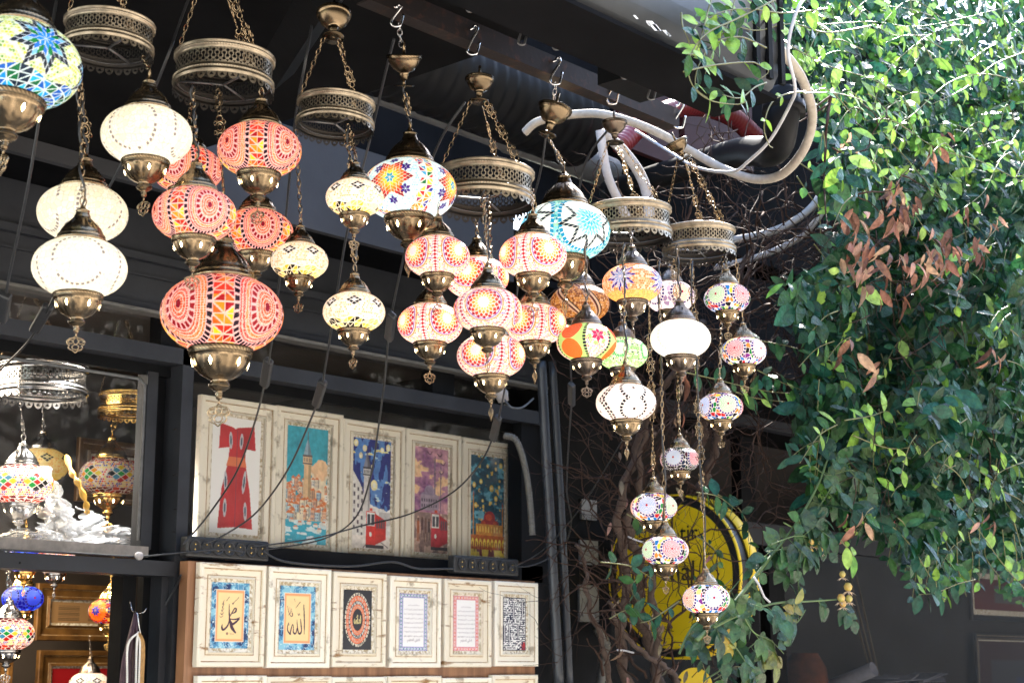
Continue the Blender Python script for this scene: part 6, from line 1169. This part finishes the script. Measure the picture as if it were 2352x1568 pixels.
def twig(x, y, Y, ang, L, r, turn=.35, br=True):
    P = [at(x, y, Y)]; X, Yp, YY = x, y, Y; st = 16; n = int(L/st)
    for i in range(n):
        ang += rr.gauss(0, turn); X += math.cos(ang)*st; Yp += math.sin(ang)*st; YY += rr.gauss(0, .02); P.append(at(X, Yp, YY))
        if br and rr.random() < .12: twig(X, Yp, YY, ang+rr.choice((-1, 1))*rr.uniform(.4, 1.2), L*.45, r*.6, turn, False)
    tw.tube([q-vine.location for q in P], [r*(1-.75*i/max(1, n)) for i in range(n+1)], 4)
for k in range(150): twig(rr.uniform(1560, 1900), rr.uniform(430, 900), rr.uniform(2.8, 3.6), rr.choice((1.3, 1.9, 4.6, .4, 2.7))+rr.gauss(0, .4), rr.uniform(120, 420), rr.uniform(.0015, .005))
for k in range(125): twig(rr.uniform(1380, 1640), rr.uniform(950, 1568), rr.uniform(3.6, 4.3), 4.7+rr.gauss(0, .5), rr.uniform(80, 360), rr.uniform(.0015, .007))
for k in range(50): twig(rr.uniform(1640, 1900), rr.uniform(850, 1250), rr.uniform(3.0, 3.9), rr.uniform(0, 6.28), rr.uniform(120, 340), rr.uniform(.001, .0028), .25)
for k in range(16): twig(rr.uniform(1620, 1720), rr.uniform(240, 330), rr.uniform(2.6, 3.2), 1.6+rr.gauss(0, .3), rr.uniform(80, 200), rr.uniform(.0015, .003))
for k in range(70): twig(rr.uniform(1860, 2050), rr.uniform(420, 700), rr.uniform(2.6, 3.1), 1.6+rr.gauss(0, .7), rr.uniform(100, 260), rr.uniform(.0015, .004))
twig(1912, 205, 2.35, 1.75, 330, .006, .06); twig(1912, 340, 2.4, .8, 260, .004, .4); twig(1905, 400, 2.4, 1.5, 260, .005, .3)
for k in range(26): twig(rr.uniform(1290, 1430), rr.uniform(1050, 1400), rr.uniform(3.9, 4.5), 1.7+rr.gauss(0, .7), rr.uniform(80, 260), rr.uniform(.001, .003), .2)
for k in range(60): twig(rr.uniform(1900, 2350), rr.uniform(500, 1150), 2.5, rr.uniform(.5, 2.5), rr.uniform(60, 180), rr.uniform(.0012, .0025), .2)
o = tw.build('twigs', m_b3, vine); o['kind'] = 'stuff'
# curled dry leaves caught on the trunks
dp, ds, dt, dn, dc = [], [], [], [], []
for k in range(60):
    x, y = rr.uniform(1400, 1640), rr.uniform(880, 1568); dp.append(tuple(at(x, y, rr.uniform(3.6, 4.1)))); ds.append(rr.uniform(.03, .06)); dt.append((rr.gauss(0, .5), rr.gauss(0, .5), -1)); dn.append((rr.gauss(0, .8), -1, rr.gauss(0, .3))); dc.append(tuple(c*rr.uniform(.6, 1) for c in (.25, .15, .11)))
leaves('dry_foliage', dp, ds, dt, dn, dc, m_dead, vine, 'dead')
# ------------------------------------------------------------------ the climbing rose in front of the cafe
rose = empty('rose_bush', at(1560, 1568, 2.7)); tag(rose, 'wild rose branch with spotted leaves and orange hips reaching right', 'rose bush'); m_thorn = pmat('thorny_green_stem', (.07,.12,.035), .55, 0, .3, 30)
b = MB(); RL = dict(p=[], s=[], t=[], n=[], c=[]); PR = [(.02,.07,.022),(.03,.09,.03),(.016,.055,.028),(.05,.10,.03),(.025,.075,.035)]; PYL = [(.26,.22,.02),(.16,.18,.03),(.12,.13,.03)]
def cane(pts, Y, r, lv=.9, step=.05, yl=.03, ls=.05, leaf=True):
    P = smooth_path([at(x, y, Y) for x, y in pts], 12); m = len(P); b.tube([q-rose.location for q in P], [r*(1-.6*i/m) for i in range(m)], 6); acc = 0
    for i in range(1, m):
        d = P[i]-P[i-1]; acc += d.length
        if leaf and acc > step and random.random() < lv:
            acc = 0; side = random.choice((-1, 1)); out_ = (d.normalized()*.3+Vector((random.gauss(0, .5), random.gauss(-.2, .3), random.choice((-1, -1, 1))*random.uniform(.4, 1)))).normalized(); L = random.uniform(.05, .09); q0 = P[i]; b.tube([q0-rose.location, q0+out_*L-rose.location], .0012, 4)
            cl = random.choice(PYL) if random.random() < yl else random.choice(PR)
            for t_, sd in ((.35, 1), (.35, -1), (.7, 1), (.7, -1), (1., 0)):
                lat = out_.cross(Vector((0, -1, .1))).normalized(); tt = out_*(.5 if sd else 1)+lat*sd*.9+Vector((random.gauss(0, .2), random.gauss(0, .2), -.25)); RL['p'].append(tuple(q0+out_*L*t_)); RL['s'].append(ls*1.2*random.uniform(.6, 1.1)); RL['t'].append(tuple(tt)); RL['n'].append((random.gauss(-.2, .4), -1, random.gauss(.3, .4))); RL['c'].append(tuple(c*random.uniform(.8, 1.2) for c in cl))
cane([(1600,1470),(1680,1390),(1760,1290),(1830,1200),(1880,1110),(1905,1040)], 2.62, .007, .8, .07)
cane([(1640,1440),(1700,1410),(1780,1385),(1860,1380),(1930,1375),(1955,1370)], 2.6, .0045, .7, .08, .1)
cane([(1880,1190),(1840,1240),(1800,1260),(1760,1265)], 2.6, .003, 1, .045); cane([(1620,1400),(1660,1450),(1700,1500),(1720,1540)], 2.6, .003, 1, .045, .16)
cane([(1770,1250),(1830,1230),(1880,1240)], 2.58, .0025, 1, .04); cane([(1700,1400),(1730,1450),(1770,1470),(1800,1500)], 2.6, .003, 1, .045, .15, .056); cane([(1800,1200),(1840,1210),(1890,1150),(1940,1070),(1990,1060)], 2.6, .0025, 1, .045)
cane([(1560,1500),(1590,1440),(1640,1400),(1700,1330)], 2.7, .004, .8, .05, .1); cane([(1620,1560),(1680,1520),(1740,1470)], 2.7, .003, .8, .05, .08); cane([(1850,1400),(1830,1430),(1800,1450)], 2.6, .002, 1, .05, .3)
cane([(1870,1070),(1900,1090),(1960,1080),(2010,1110)], 2.55, .002, 1, .045)
b.build('cane', m_thorn, rose); leaves('rose_foliage', RL['p'], RL['s'], RL['t'], RL['n'], RL['c'], m_roseleaf, rose, 'rose')
m_hip = pmat('ripening_rose_hip', (.50,.22,.04), .35, 0, .3, 25, col2=(.35,.36,.10)); m_sep = pmat('dry_pale_sepal', (.5,.38,.27), .7, 0, .2, 30)
for px, py, rr_ in ((1948,1347,12),(1932,1372,11),(1950,1374,10),(1936,1385,10),(1862,1245,10),(1874,1250,9),(1883,1262,9),(1862,1265,8),(1935,1318,9)):
    P = at(px, py, 2.58); k = depth(P)/FPX*rr_*.85; e = empty('rose_hip', (0, 0, 0)); bpy.data.objects.remove(e)
    h = MB(); h.lathe([(0, k), (k*.6, k*.85), (k, .1*k), (k*.85, -.5*k), (k*.4, -.95*k), (0, -k)], 14, M=Matrix.Translation(P-rose.location)); ho = h.build('rose_hip', m_hip, rose)
    s = MB()
    for q in range(5):
        a = q*1.257; c0 = P-rose.location+Vector((0, 0, -k*.9)); d = Vector((math.cos(a), math.sin(a), -.35)); t = Vector((-math.sin(a), math.cos(a), 0)); s.add([c0-t*k*.25, c0+d*k*.9+t*k*.28, c0+d*k*1.9+Vector((0, 0, -k*.4)), c0+d*k*.9-t*k*.28], ((0, 1, 2, 3),))
    s.build('sepal', m_sep, ho, False)
for pts, lab in (([(1732,1325),(1742,1340),(1755,1370),(1768,1382)], 'white plastic cable tie round the rose cane beside the sign'), ([(1418,1492),(1435,1493),(1455,1498)], 'white plastic cable tie low on the vine trunks'), ([(1443,1232),(1462,1240),(1478,1245)], 'white plastic cable tie on a trunk left of the sign')):
    tag(MB().tube([at(x, y, 2.55 if pts[0][0] > 1700 else 3.85) for x, y in pts], .0035, 6).build('cable_tie', m_wcable), lab, 'cable tie', 'white cable ties')
# ------------------------------------------------------------------ light
TS = Vector((.60, .30, .70)).normalized()   # towards the sun
el = math.asin(TS.z); az = math.atan2(TS.x, TS.y)
wd = bpy.data.worlds.new('World'); SC.world = wd; wd.use_nodes = True; t = wd.node_tree; bg = t.nodes['Background']; sky = t.nodes.new('ShaderNodeTexSky'); sky.sky_type = 'NISHITA'; sky.sun_disc = False; sky.sun_elevation = el; sky.sun_rotation = az
t.links.new(sky.outputs[0], bg.inputs[0]); bg.inputs[1].default_value = .15
l = bpy.data.lights.new('sun', 'SUN'); l.energy = 5.0; l.angle = R(.5); l.color = (1, .95, .87); o = bpy.data.objects.new('sun', l); link(o); o.rotation_euler = (-TS).to_track_quat('-Z', 'Y').to_euler(); o.location = (3, 0, 8)
SC.view_settings.view_transform = 'Standard'; SC.view_settings.look = 'None'; SC.view_settings.gamma = 1; SC.view_settings.exposure = 3.15
cy = SC.cycles; cy.use_denoising = True; cy.max_bounces = 6; cy.diffuse_bounces = 3; cy.glossy_bounces = 3; cy.transmission_bounces = 4; cy.transparent_max_bounces = 12; cy.sample_clamp_indirect = 6; cy.caustics_reflective = False; cy.caustics_refractive = False
cy.use_light_tree = True
